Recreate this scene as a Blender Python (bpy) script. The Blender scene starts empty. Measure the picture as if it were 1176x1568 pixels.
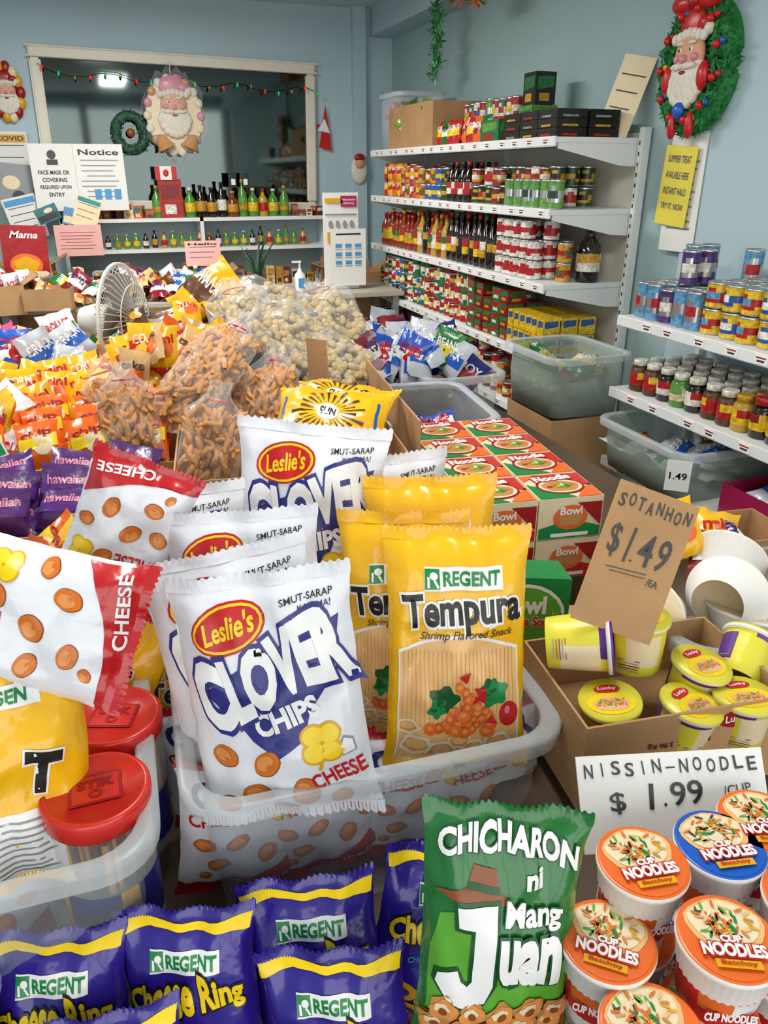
import bpy, bmesh, math, random
from mathutils import Matrix, Vector, noise, Euler
R=random.Random(7)
PS=math.radians(19.2); CP=math.cos(PS); SP=math.sin(PS)
pi=math.pi
# ---------------------------------------------------------------- materials
def lin(h):
    h=h.lstrip('#'); o=[]
    for i in (0,2,4):
        c=int(h[i:i+2],16)/255
        o.append(c/12.92 if c<=.04045 else ((c+.055)/1.055)**2.4)
    return tuple(o)+(1,)
MATS={}
def mat(key,col='#ffffff',rough=.5,metal=0,kind='plain',bump=0,bscale=20,coat=0,var=0,vscale=5,alpha=.5,emit=0,ridge=0,edge=.6):
    m=bpy.data.materials.new(key); m.use_nodes=True; nt=m.node_tree; N=nt.nodes; L=nt.links
    b=N['Principled BSDF']; out=N['Material Output']
    b.inputs['Base Color'].default_value=lin(col); b.inputs['Roughness'].default_value=rough; b.inputs['Metallic'].default_value=metal
    if coat: b.inputs['Coat Weight'].default_value=coat; b.inputs['Coat Roughness'].default_value=.08
    if emit: b.inputs['Emission Color'].default_value=lin(col); b.inputs['Emission Strength'].default_value=emit
    if bump or var:
        tc=N.new('ShaderNodeTexCoord')
    if var:
        n=N.new('ShaderNodeTexNoise'); n.inputs['Scale'].default_value=vscale; n.inputs['Detail'].default_value=4
        L.new(tc.outputs['Object'],n.inputs['Vector'])
        r=N.new('ShaderNodeValToRGB'); c=lin(col)
        r.color_ramp.elements[0].color=(c[0]*(1-var),c[1]*(1-var),c[2]*(1-var),1); r.color_ramp.elements[0].position=.3
        r.color_ramp.elements[1].color=(min(1,c[0]*(1+var)),min(1,c[1]*(1+var)),min(1,c[2]*(1+var)),1); r.color_ramp.elements[1].position=.7
        L.new(n.outputs['Fac'],r.inputs['Fac']); L.new(r.outputs['Color'],b.inputs['Base Color'])
    if bump:
        n=N.new('ShaderNodeTexNoise'); n.inputs['Scale'].default_value=bscale; n.inputs['Detail'].default_value=3
        L.new(tc.outputs['Object'],n.inputs['Vector'])
        bp=N.new('ShaderNodeBump'); bp.inputs['Strength'].default_value=bump; bp.inputs['Distance'].default_value=.01
        L.new(n.outputs['Fac'],bp.inputs['Height']); last=bp
        if ridge:
            n2=N.new('ShaderNodeTexNoise'); n2.noise_type='RIDGED_MULTIFRACTAL'; n2.inputs['Scale'].default_value=9; n2.inputs['Detail'].default_value=1.5; n2.inputs['Distortion'].default_value=.6
            L.new(tc.outputs['Object'],n2.inputs['Vector'])
            b2=N.new('ShaderNodeBump'); b2.inputs['Strength'].default_value=ridge; b2.inputs['Distance'].default_value=.006
            L.new(n2.outputs['Fac'],b2.inputs['Height']); L.new(bp.outputs['Normal'],b2.inputs['Normal']); last=b2
        L.new(last.outputs['Normal'],b.inputs['Normal'])
        if coat: L.new(last.outputs['Normal'],b.inputs['Coat Normal'])
    if kind=='clear':
        t=N.new('ShaderNodeBsdfTransparent'); t.inputs['Color'].default_value=(.97,.98,.98,1)
        mx=N.new('ShaderNodeMixShader'); lw=N.new('ShaderNodeLayerWeight'); lw.inputs['Blend'].default_value=.25
        ad=N.new('ShaderNodeMath'); ad.operation='MULTIPLY_ADD'; ad.inputs[1].default_value=edge; ad.inputs[2].default_value=alpha
        L.new(lw.outputs['Facing'],ad.inputs[0]); L.new(ad.outputs[0],mx.inputs['Fac'])
        L.new(t.outputs[0],mx.inputs[1]); L.new(b.outputs[0],mx.inputs[2]); L.new(mx.outputs[0],out.inputs['Surface'])
    MATS[key]=m; return m
def foil(key,col): mat(key,col,.27,0,bump=.45,bscale=17,coat=.4,ridge=.65)
def ink(key,col,rough=.32): mat(key,col,rough,bump=.28,bscale=17,ridge=.4)
for k,c in dict(white='#e2e3e8',yellow='#f0b604',red='#b91218',purple='#2c1a86',green='#136c28',blue='#1f50b4',orange='#e8640e',navyf='#20206e',silver='#bcc0c6',pink='#c8487a',lime='#7c9a2a',dkpurple='#4a2264',maroon='#7a1420',teal='#1f7f86',tan='#cfa770').items(): foil('f_'+k,c)
for k,c in dict(white='#ebeae7',black='#15140f',navy='#252878',red='#c2161b',dred='#9c1017',yellow='#f2ce10',pyellow='#ddd23c',gold='#dca30a',green='#12813f',dgreen='#0e4f20',lgreen='#5aa431',orange='#e46a26',chip='#d06e1c',chiphi='#e09048',brown='#5c3415',tan='#c0864a',cream='#e8d5b0',peach='#e6b676',peach2='#d6985a',blue='#1c59b8',lblue='#4a98cc',purple='#5b2c83',pink='#d4849a',magenta='#b01c56',grey='#8f9294',dgrey='#3a3c3f',shrimp='#d85c20',teal='#2d8f90',copper='#8a4a1c').items(): ink(k,c)
# printed label variants for small goods on the shelves (mottled print)
QC=dict(white='#dcd8cc',black='#1c1a16',navy='#2a2c64',red='#a81e20',dred='#801a1c',yellow='#d8b224',gold='#c08f20',green='#256b3a',dgreen='#1c4424',lgreen='#5f9440',orange='#c8622c',brown='#553620',tan='#b08450',cream='#d6c6a2',blue='#2a5294',lblue='#5c93b8',purple='#4d3070',magenta='#942050',grey='#84878a',dgrey='#3a3c3f',teal='#347a7c',copper='#7c4822')
for k,c in QC.items(): mat('q_'+k,c,.35,var=.42,vscale=75)
def q(k): return 'q_'+k if k in QC else k
mat('lid','#c8251c',.3,coat=.3)
mat('silver','#c8c8c6',.3,.9); mat('gold_m','#caa23a',.3,.9)
mat('cardboard','#b28a5e',.85,var=.1,vscale=9,bump=.1,bscale=60); mat('cardboard_d','#8d6a45',.9,var=.12,vscale=9)
mat('cardin','#a07a50',.9,var=.08,vscale=12)
mat('wallblue','#b2c8d0',.75,var=.03,vscale=2,bump=.05,bscale=90); mat('wallteal','#9cb4b4',.75,var=.04,vscale=2,bump=.05,bscale=90)
mat('ceil','#c9d2d5',.8,var=.03); mat('floorm','#5e564e',.6,var=.15,vscale=3)
mat('shelfwhite','#e6e8e6',.45); mat('tag','#f2f2ee',.5)
mat('trimw','#e0d9c9',.5); mat('tabletop','#5a4635',.6,var=.15,vscale=6); mat('counter','#b6ae9f',.5)
mat('mirror','#586260',.05,1.0); mat('tubp','#ccd4d8',.25,kind='clear',alpha=.10,edge=.4,coat=.3,bump=.08,bscale=12); mat('tubrim','#d4dadc',.3,kind='clear',alpha=.40,edge=.5)
mat('clearbag','#f4f4f2',.10,kind='clear',alpha=.08,bump=.9,bscale=22,coat=.5,edge=.45,ridge=.8); mat('clearjar','#e8ecec',.08,kind='clear',alpha=.1)
mat('puff','#cd8e4a',.7,var=.22,vscale=30,bump=.2,bscale=120); mat('popc','#cbb383',.8,var=.2,vscale=50,bump=.4,bscale=120)
mat('leaf','#1e7a34',.6,var=.3,vscale=60,bump=.5,bscale=80); mat('leafd','#27523a',.6,var=.3,vscale=60)
mat('skin','#d99c78',.6); mat('beard','#e2dbcb',.8,var=.1,vscale=80,bump=.5,bscale=60); mat('cup','#e7e4dd',.4); mat('paper','#e8e7e2',.7); mat('paperY','#e8d64c',.7); mat('paperP','#e2aea7',.7)
mat('glassG','#4f8a2f',.1,coat=.5); mat('glassB','#1c0f08',.08,coat=.6); mat('glassA','#7a3410',.1,coat=.5); mat('glassY','#b8942f',.1,coat=.5); mat('sauceR','#8a2010',.12,coat=.5)
mat('fanw','#d6d6cd',.4); mat('lampm','#ffffff',.5,emit=6); mat('tinsel','#2f8f3a',.3,.5); mat('tubg','#9fb0a4',.35,kind='clear',alpha=.5); mat('magplast','#9c1a4a',.35)
mat('bulbr','#d02010',.2,emit=.6); mat('bulbg','#10a040',.2,emit=.6)
# ---------------------------------------------------------------- mesh builder
I4=Matrix.Identity(4)
class MB:
    def __init__(s): s.v=[];s.f=[];s.m=[];s.s=[];s.mats=[];s.ix={}
    def mi(s,k):
        if k not in s.ix: s.ix[k]=len(s.mats); s.mats.append(k)
        return s.ix[k]
    def add(s,vs,fs,ms,T=None,sm=False):
        o=len(s.v)
        if T is not None: vs=[tuple(T@Vector(p)) for p in vs]
        s.v+=[tuple(p) for p in vs]; s.f+=[tuple(i+o for i in f) for f in fs]
        if isinstance(ms,str): s.m+=[s.mi(ms)]*len(fs)
        else: s.m+=[s.mi(k) for k in ms]
        s.s+=[sm]*len(fs)
        return s
    def put(s,o,T=I4):
        k=len(s.v); s.v+=[tuple(T@Vector(p)) for p in o.v]; s.f+=[tuple(i+k for i in f) for f in o.f]
        mp=[s.mi(q) for q in o.mats]; s.m+=[mp[i] for i in o.m]; s.s+=o.s
        return s
    def box(s,c,d,m,T=None,bev=0):
        x,y,z=d[0]/2,d[1]/2,d[2]/2
        if bev<=0:
            vs=[(c[0]+i*x,c[1]+j*y,c[2]+k*z) for i in(-1,1) for j in(-1,1) for k in(-1,1)]
            s.add(vs,[(0,1,3,2),(4,6,7,5),(0,4,5,1),(2,3,7,6),(0,2,6,4),(1,5,7,3)],m,T)
        else:
            bm=bmesh.new(); bmesh.ops.create_cube(bm,size=1)
            for v in bm.verts: v.co=Vector((v.co.x*d[0]+c[0],v.co.y*d[1]+c[1],v.co.z*d[2]+c[2]))
            bmesh.ops.bevel(bm,geom=bm.edges[:],offset=bev,segments=2,affect='EDGES')
            bm.verts.index_update(); s.add([v.co[:] for v in bm.verts],[[v.index for v in f.verts] for f in bm.faces],m if isinstance(m,str) else m[0],T); bm.free()
        return s
    def lathe(s,prof,m,T=None,seg=16,rf=None,mf=None,cap=True):
        vs=[];fs=[];ms=[]
        for (r,z) in prof:
            for k in range(seg):
                a=2*pi*k/seg; q=r*(rf(a,z) if rf else 1); vs.append((q*math.cos(a),q*math.sin(a),z))
        for i in range(len(prof)-1):
            for k in range(seg):
                k2=(k+1)%seg; fs.append((i*seg+k,i*seg+k2,(i+1)*seg+k2,(i+1)*seg+k))
                ms.append(mf(i,k) if mf else (m if isinstance(m,str) else m[i]))
        s.add(vs,fs,ms,T,True)
        if cap:
            n=len(prof)-1
            s.add([vs[k] for k in range(seg)][::-1],[tuple(range(seg))],m if isinstance(m,str) else m[0],T)
            s.add([vs[n*seg+k] for k in range(seg)],[tuple(range(seg))],m if isinstance(m,str) else m[-1],T)
        return s
    def ell(s,c,r,m,T=None,seg=10,ring=7):
        M=(T or I4)@Matrix.Translation(c)
        pr=[(math.sin(pi*i/ring)*1.0+1e-4,-math.cos(pi*i/ring)) for i in range(ring+1)]
        return s.lathe(pr,m,M@Matrix.Diagonal((r[0],r[1],r[2],1)),seg,cap=False)
    def tube(s,pts,r,m,T=None,seg=6,closed=False):
        vs=[];fs=[];n=len(pts); P=[Vector(p) for p in pts]
        for i,p in enumerate(P):
            d=(P[(i+1)%n]-P[i-1]) if closed else (P[min(i+1,n-1)]-P[max(i-1,0)])
            d.normalize(); u=d.cross(Vector((0,0,1)))
            if u.length<.05: u=d.cross(Vector((0,1,0)))
            u.normalize(); w=d.cross(u); rr=r[i] if isinstance(r,(list,tuple)) else r
            for k in range(seg):
                a=2*pi*k/seg; vs.append(p+u*rr*math.cos(a)+w*rr*math.sin(a))
        for i in range(n if closed else n-1):
            j=(i+1)%n
            for k in range(seg):
                k2=(k+1)%seg; fs.append((i*seg+k,i*seg+k2,j*seg+k2,j*seg+k))
        return s.add(vs,fs,m,T,True)
    def grid(s,fn,nu,nv,m,T=None,flip=False,mf=None):
        vs=[fn(i/nu,j/nv) for j in range(nv+1) for i in range(nu+1)]
        fs=[];ms=[]
        for j in range(nv):
            for i in range(nu):
                a=j*(nu+1)+i; q=(a,a+1,a+nu+2,a+nu+1); fs.append(q[::-1] if flip else q); ms.append(mf(i/nu,j/nv) if mf else m)
        return s.add(vs,fs,ms,T,True)
    def quad(s,p,m,T=None): return s.add(p,[(0,1,2,3)],m,T)
    def obj(s,name,T=I4):
        me=bpy.data.meshes.new(name); me.from_pydata(s.v,[],s.f)
        for k in s.mats: me.materials.append(MATS[k])
        me.polygons.foreach_set('material_index',s.m); me.polygons.foreach_set('use_smooth',s.s); me.update()
        o=bpy.data.objects.new(name,me); o.matrix_world=T; bpy.context.collection.objects.link(o); return o
def link(me,name,T):
    o=bpy.data.objects.new(name,me); o.matrix_world=T; bpy.context.collection.objects.link(o); return o
def Rz(d): return Matrix.Rotation(math.radians(d),4,'Z')
def Rx(d): return Matrix.Rotation(math.radians(d),4,'X')
def Ry(d): return Matrix.Rotation(math.radians(d),4,'Y')
def Tr(x,y,z): return Matrix.Translation((x,y,z))
def Sc(x,y=None,z=None): return Matrix.Diagonal((x,y or x,z or x,1))
def Hp(a,b,z=0): return (a*CP+b*SP,-a*SP+b*CP,z)
def H(a,b,z,yaw=0,tilt=0,roll=0):
    # tilt>0 : top leans back (away), roll>0 : counter clockwise seen from the front
    return Matrix.Translation(Hp(a,b,z))@Rz(-19.2+yaw)@Rx(-tilt)@Ry(-roll)
# ---------------------------------------------------------------- decals
TC={}
def tmesh(body,bold=0,shear=0):
    k=(body,bold,shear)
    if k in TC: return TC[k]
    cu=bpy.data.curves.new('t','FONT'); cu.body=body; cu.size=1; cu.offset=bold; cu.shear=shear; cu.resolution_u=3; cu.align_x='CENTER'
    ob=bpy.data.objects.new('t',cu); bpy.context.collection.objects.link(ob)
    dg=bpy.context.evaluated_depsgraph_get(); ev=ob.evaluated_get(dg); me=ev.to_mesh()
    vs=[(v.co.x,v.co.y) for v in me.vertices]; fs=[tuple(p.vertices) for p in me.polygons]
    ev.to_mesh_clear(); bpy.data.objects.remove(ob); bpy.data.curves.remove(cu)
    TC[k]=(vs,fs); return TC[k]
class Flat:
    cut=None
    def __call__(s,x,y): return Vector((x,0,y))
    def n(s,x,y): return Vector((0,-1,0))
class Pil:
    """pillow bag surface, x in [-w/2,w/2], y in [0,h]; front faces -Y"""
    def __init__(s,w,h,t,seed=0,nu=20,nv=26,wr=1,neck=0,sag=.12,bend=0):
        s.w,s.h,s.t,s.seed,s.nu,s.nv,s.wr,s.neck,s.sag,s.bend=w,h,t,seed,nu,nv,wr,neck,sag,bend; s.cut=(w/nu,h/nv)
    def pt(s,x,y,side=-1):
        u=max(-1,min(1,2*x/s.w)); v=max(-1,min(1,2*y/s.h-1)); sd=s.seed*3.1
        e=max(0,1-abs(u)**2.6)**.55; g=max(0,1-abs(v/.91)**3.2)**.6 if abs(v)<.91 else 0
        d=s.t/2*e*g*(1-s.sag*v)
        d+=s.wr*s.t*.12*noise.noise(Vector((u*2.1+sd,v*2.6,side*.7+sd)))*g*min(1,e*1.4)
        d+=s.wr*s.t*.05*noise.noise(Vector((u*5+sd,v*6,side+sd)))*g
        d+=s.wr*s.t*.09*math.sin(u*13+sd+2*v)*(abs(v)**2)*g**.5*e
        sh=s.wr*.08*s.t*math.sin(u*8+sd)*abs(v)**4+s.wr*.16*s.t*noise.noise(Vector((u*1.3,v*1.3,sd+9)))+s.bend*s.t*v*v
        k=1-.085*g+.02*noise.noise(Vector((sd,v*4,u)))
        if s.neck and v>.45: q=(v-.45)/.55; k*=1-s.neck*math.sin(min(1,q*1.35)*pi/2)+.12*max(0,q-.8)*5*s.neck*.6; d*=1-q*.8
        return Vector((x*k,side*d+sh,y+.012*s.h*u*u*v*abs(v)))
    def __call__(s,x,y): return s.pt(x,y,-1)
    def n(s,x,y):
        e=s.w*.012; a=s(x+e,y)-s(x-e,y); b=s(x,y+e)-s(x,y-e); c=a.cross(b)
        return c.normalized() if c.length>1e-12 else Vector((0,-1,0))
    def mesh(s,mb,m,T=None,mf=None,seal=None):
        w,h=s.w,s.h
        mb.grid(lambda u,v:s.pt((u-.5)*w,v*h,-1),s.nu,s.nv,m,T,mf=mf)
        mb.grid(lambda u,v:s.pt((u-.5)*w,v*h,1),s.nu,s.nv,m,T,flip=True,mf=mf)
        if s.nu>=16 and not s.neck:
            n=96
            for y0,y1,zz in ((h*.952,h*1.0,1),(0,h*.045,0)):
                def f(u,v):
                    i=round(u*n); y=y0+(y1-y0)*v
                    p=s.pt((u-.5)*w,y,-1); p.y-=.0012+(.0011 if i%2 else -.0005)
                    if (zz and v>.9): p.z+=.003*(i%4>1)
                    if (not zz and v<.1): p.z-=.003*(i%4>1)
                    return p
                mb.grid(f,n,2,seal or m,T)
def deco(mb,S,vs,fs,m,layer=1,T=None):
    bm=bmesh.new(); bv=[bm.verts.new((p[0],p[1],0)) for p in vs]
    for f in fs:
        try: bm.faces.new([bv[i] for i in f])
        except Exception: pass
    bmesh.ops.triangulate(bm,faces=bm.faces[:])
    if S.cut:
        for ax in (0,1):
            st=S.cut[ax]; o=0 if ax else -S.w/2
            lo=min(p[ax] for p in vs); hi=max(p[ax] for p in vs)
            k=math.ceil((lo-o)/st)
            while o+k*st<hi:
                co=[0,0,0]; no=[0,0,0]; co[ax]=o+k*st; no[ax]=1
                bmesh.ops.bisect_plane(bm,geom=bm.verts[:]+bm.edges[:]+bm.faces[:],dist=1e-7,plane_co=co,plane_no=no); k+=1
    bm.verts.index_update(); out=[]
    off=.0005*layer+.0004
    for v in bm.verts:
        x,y=v.co.x,v.co.y; out.append(S(x,y)+S.n(x,y)*off)
    F=[[v.index for v in f.verts] for f in bm.faces]
    for f in F:
        a,b,c=out[f[0]],out[f[1]],out[f[2]]
        if (b-a).cross(c-a).y>0: f.reverse()
    bm.free(); mb.add(out,F,m,T,S.cut is not None)
class D:
    """design helper in bag-width units: x -.5...5, y 0..h/w"""
    def __init__(s,mb,S,w,T=None): s.mb,s.S,s.w,s.T=mb,S,w,T
    def poly(s,pts,m,l=1): deco(s.mb,s.S,[(x*s.w,y*s.w) for x,y in pts],[tuple(range(len(pts)))],m,l,s.T)
    def ell(s,x,y,rx,ry,m,l=1,rot=0,n=20,k=0):
        c,q=math.cos(math.radians(rot)),math.sin(math.radians(rot)); P=[]
        for i in range(n):
            a=2*pi*i/n; e=1+k*math.sin(a*5+x*30); P.append((x+c*rx*e*math.cos(a)-q*ry*e*math.sin(a),y+q*rx*e*math.cos(a)+c*ry*e*math.sin(a)))
        s.poly(P,m,l)
    def rect(s,x,y,w,h,m,l=1,rot=0):
        c,q=math.cos(math.radians(rot)),math.sin(math.radians(rot))
        s.poly([(x+c*i-q*j,y+q*i+c*j) for i,j in ((-w/2,-h/2),(w/2,-h/2),(w/2,h/2),(-w/2,h/2))],m,l)
    def text(s,b,x,y,W,Hh,m,l=2,bold=.01,rot=0,shear=0,out=None,oa=.05,warp=None):
        base,_=tmesh(b,0,shear); x0=min(p[0] for p in base);x1=max(p[0] for p in base);y0=min(p[1] for p in base);y1=max(p[1] for p in base)
        c,q=math.cos(math.radians(rot)),math.sin(math.radians(rot))
        for (mm,bo,ll) in ([(out,oa,l)] if out else [])+[(m,bold,l+(1 if out else 0))]:
            vs,fs=tmesh(b,bo,shear); P=[]
            for p in vs:
                i=((p[0]-x0)/(x1-x0)-.5); j=((p[1]-y0)/(y1-y0)-.5)
                if warp: i,j=warp(i,j)
                i*=W;j*=Hh; P.append(((x+c*i-q*j)*s.w,(y+q*i+c*j)*s.w))
            deco(s.mb,s.S,P,fs,mm,ll,s.T)
    def regent(s,x,y,W,rot=0,l=2):
        q=math.sin(math.radians(rot))
        s.rect(x,y,W,W*.27,'white',l,rot); s.rect(x-W*.40,y-W*.4*q,W*.19,W*.23,'green',l+1,rot); s.ell(x-W*.38,y-W*.4*q+W*.03,W*.05,W*.045,'white',l+2); s.rect(x-W*.45,y-W*.4*q-W*.04,W*.03,W*.12,'white',l+2,rot); s.rect(x-W*.35,y-W*.4*q-W*.06,W*.03,W*.1,'white',l+2,rot+30)
        s.text('REGENT',x+W*.10,y+W*.1*q,W*.72,W*.16,'green',l+1,.035,rot)
# ---- bag designs
def chipdeco(d,L):
    for x,y,r,ro in L:
        d.ell(x,y,r,r*.74,'copper',1,ro,k=.02); d.ell(x,y+.004,r*.95,r*.69,'chip',2,ro,k=.02); d.ell(x-.01,y+.012,r*.62,r*.42,'chiphi',3,ro,k=.04); d.ell(x+.01,y-.01,r*.2,r*.1,'chip',4,ro)
def clover(w=.25,h=.335,t=.075,seed=1,nu=24,nv=30):
    mb=MB(); S=Pil(w,h,t,seed,nu,nv); S.mesh(mb,'f_white'); d=D(mb,S,w)
    d.poly([(-.36,.78),(-.1,.9),(.12,.98),(.44,1.09),(.38,.8),(.22,.62),(.17,.48),(.02,.40),(-.12,.50)],'navy',1)
    d.ell(-.17,1.09,.215,.13,'red',1,14); d.ell(-.17,1.09,.200,.117,'yellow',2,14); d.ell(-.17,1.09,.184,.103,'red',3,14)
    d.text("Leslie's",-.17,1.095,.29,.11,'yellow',4,.025,12,.3)
    d.text('CLOVER',.03,.85,.84,.27,'white',3,.06,14,0,'navy',.12,lambda i,j:(i,j*(1+.35*abs(i*2)**1.5)+.12*math.sin(i*6)))
    d.text('CHIPS',.09,.615,.36,.11,'white',3,.045,14)
    for a in range(4):
        q=math.radians(45+90*a); d.ell(.26+.062*math.cos(q),.45+.062*math.sin(q),.072,.062,'gold',2)
    for a in range(4):
        q=math.radians(45+90*a); d.ell(.26+.062*math.cos(q),.45+.062*math.sin(q),.058,.048,'yellow',3)
    d.poly([(.26,.43),(.22,.31),(.24,.31),(.275,.43)],'gold',3)
    chipdeco(d,((-.3,.42,.08,-20),(-.06,.37,.088,35),(.12,.18,.10,70),(-.15,.19,.09,-10),(-.33,.14,.075,10),(-.03,.05,.08,0),(.3,.12,.06,20)))
    d.text('CHEESE',.32,.27,.3,.085,'red',3,.02,12)
    d.poly([(-.5,.0),(.5,.0),(.5,.045),(-.5,.045)],'red',1)
    d.text('SMUT-SARAP',.27,1.2,.28,.035,'black',2,.01,5); d.text('KASAMA!',.31,1.15,.18,.035,'black',2,.01,5)
    d.poly([(.36,.36),(.44,.38),(.43,.45),(.38,.47),(.35,.42)],'grey',1); d.poly([(.365,.37),(.43,.385),(.422,.44),(.382,.455),(.36,.415)],'white',2)
    return mb
def cheeseclover(w=.23,h=.31,t=.085,seed=2):
    mb=MB(); S=Pil(w,h,t,seed,20,26)
    S.mesh(mb,'f_white',mf=lambda u,v:'f_red' if v<.10 else 'f_white',seal='f_red'); d=D(mb,S,w)
    d.poly([(-.47,.11),(-.47,.16),(-.2,.14),(.1,.22),(.3,.32),(.47,.42),(.47,.11)],'f_red',1)
    d.text('CLOVER',0,1.13,.8,.2,'navy',2,.05,8)
    d.text('CHEESE',-.22,.86,.42,.12,'red',2,.02,4)
    chipdeco(d,((-.32,.6,.09,-20),(-.07,.62,.1,35),(.17,.45,.1,70),(-.2,.36,.09,-10),(.36,.62,.08,10),(-.3,.24,.05,30),(.1,.87,.09,30)))
    for a in range(4):
        q=math.radians(45+90*a); d.ell(.3+.06*math.cos(q),.88+.06*math.sin(q),.07,.06,'gold',3); d.ell(.3+.06*math.cos(q),.88+.06*math.sin(q),.058,.048,'yellow',4)
    d.text('CHEESE',.16,.13,.5,.07,'white',3,.02,8)
    return mb
def tempura(w=.225,h=.36,t=.08,seed=3,nu=24,nv=34):
    mb=MB(); S=Pil(w,h,t,seed,nu,nv); S.mesh(mb,'f_yellow'); d=D(mb,S,w)
    P=[(-.42,.0)]+[(-.42+.84*i/14,.80+.10*math.sin(pi*i/14)) for i in range(15)]+[(.42,0)]
    d.poly([(x*1.03,y+.02) for x,y in P],'white',1); d.poly(P,'peach',2)
    for i in range(27): d.poly([(-.40+.03*i,.30),(-.395+.03*i,.30),(-.395+.03*i,.82),(-.40+.03*i,.82)],'peach2',3)
    d.regent(.03,1.28,.56)
    d.text('Tempura',.02,1.06,.82,.27,'black',4,.03,3,0,'white',.09)
    d.text('Shrimp Flavored Snack',.05,.915,.66,.065,'brown',4,.01,2,.3)
    d.ell(-.12,.50,.10,.09,'dgreen',4,20,k=.2); d.ell(-.16,.44,.07,.06,'green',4,50,k=.2); d.ell(.24,.53,.10,.08,'green',4,20,k=.2); d.ell(.20,.58,.06,.05,'dgreen',4,20,k=.2); d.ell(.35,.38,.07,.09,'red',4); d.ell(.34,.41,.02,.03,'pink',5)
    for k,(x,y,ro) in enumerate(((-.10,.32,40),(.02,.36,62),(.12,.40,84),(.21,.37,112),(.05,.50,100),(.08,.28,25))):
        for q_ in range(5):
            a=math.radians(ro); t_=(q_-2)*.05; cv=.5*t_*t_*10; cx=x+t_*math.cos(a)-cv*math.sin(a); cy=y+t_*math.sin(a)+cv*math.cos(a)
            d.ell(cx,cy,.045,.05-.006*q_,'shrimp' if q_%2 else 'orange',5+k,ro,n=10,k=.06)
            d.ell(cx-.005,cy+.008,.018,.022,'chiphi',6+k,ro,n=8)
        a=math.radians(ro); d.poly([(x+.12*math.cos(a),y+.12*math.sin(a)),(x+.19*math.cos(a-.2),y+.19*math.sin(a-.2)),(x+.18*math.cos(a+.25),y+.18*math.sin(a+.25))],'red',7+k)
    for x,y,r in ((-.3,.17,.11),(-.12,.12,.12),(.1,.13,.1),(.28,.17,.11),(-.36,.3,.08),(0,.2,.08)):
        d.ell(x,y,r,r*.7,'cream',4,n=16,k=.1); d.ell(x,y,r*.75,r*.45,'peach2',5,k=.1); d.ell(x,y+.01,r*.6,r*.33,'peach',6)
    d.rect(0,.03,1,.05,'gold',1)
    return mb
def yellowback(w=.22,h=.33,t=.09,seed=12):
    mb=MB(); S=Pil(w,h,t,seed,20,26,wr=1.5); S.mesh(mb,'f_yellow'); d=D(mb,S,w)
    d.rect(.05,.30,.5,.42,'white',1); 
    for i in range(9): d.rect(.05-.02*(i%3),.14+.04*i,.42-.05*(i%3),.012,'grey',2)
    d.regent(-.02,1.18,.5); d.text('T',.2,.72,.18,.22,'black',3,.06,-8,0,'white',.1); d.poly([(-.46,.0),(-.30,.0),(-.24,.9),(-.46,1.1)],'gold',1); d.rect(0,.06,.8,.05,'white',1)
    return mb
def ring(w=.185,h=.25,t=.07,seed=4):
    mb=MB(); S=Pil(w,h,t,seed,20,24); S.mesh(mb,'f_purple'); d=D(mb,S,w)
    d.poly([(-.48,1.30),(-.48,1.19),(-.25,1.25),(.05,1.235),(.48,1.20),(.48,1.29),(.2,1.265),(-.1,1.275)],'yellow',1)
    d.regent(.02,1.06,.52)
    d.text('Cheese Ring',0,.80,.84,.27,'yellow',3,.04,4,0,'black',.10,lambda i,j:(i,j*(1+.3*math.cos(i*6))+.1*math.cos(i*4)))
    d.text('CHEESE FLAVORED',0,.59,.5,.05,'lblue',2,.02,2); d.text('SNACK',0,.52,.2,.045,'lblue',2,.02,2)
    for x,y in ((-.25,.3),(0,.25),(.25,.32),(.1,.1),(-.15,.1)): d.ell(x,y,.13,.1,'gold',2); d.ell(x,y,.07,.05,'f_purple',3)
    return mb
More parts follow.
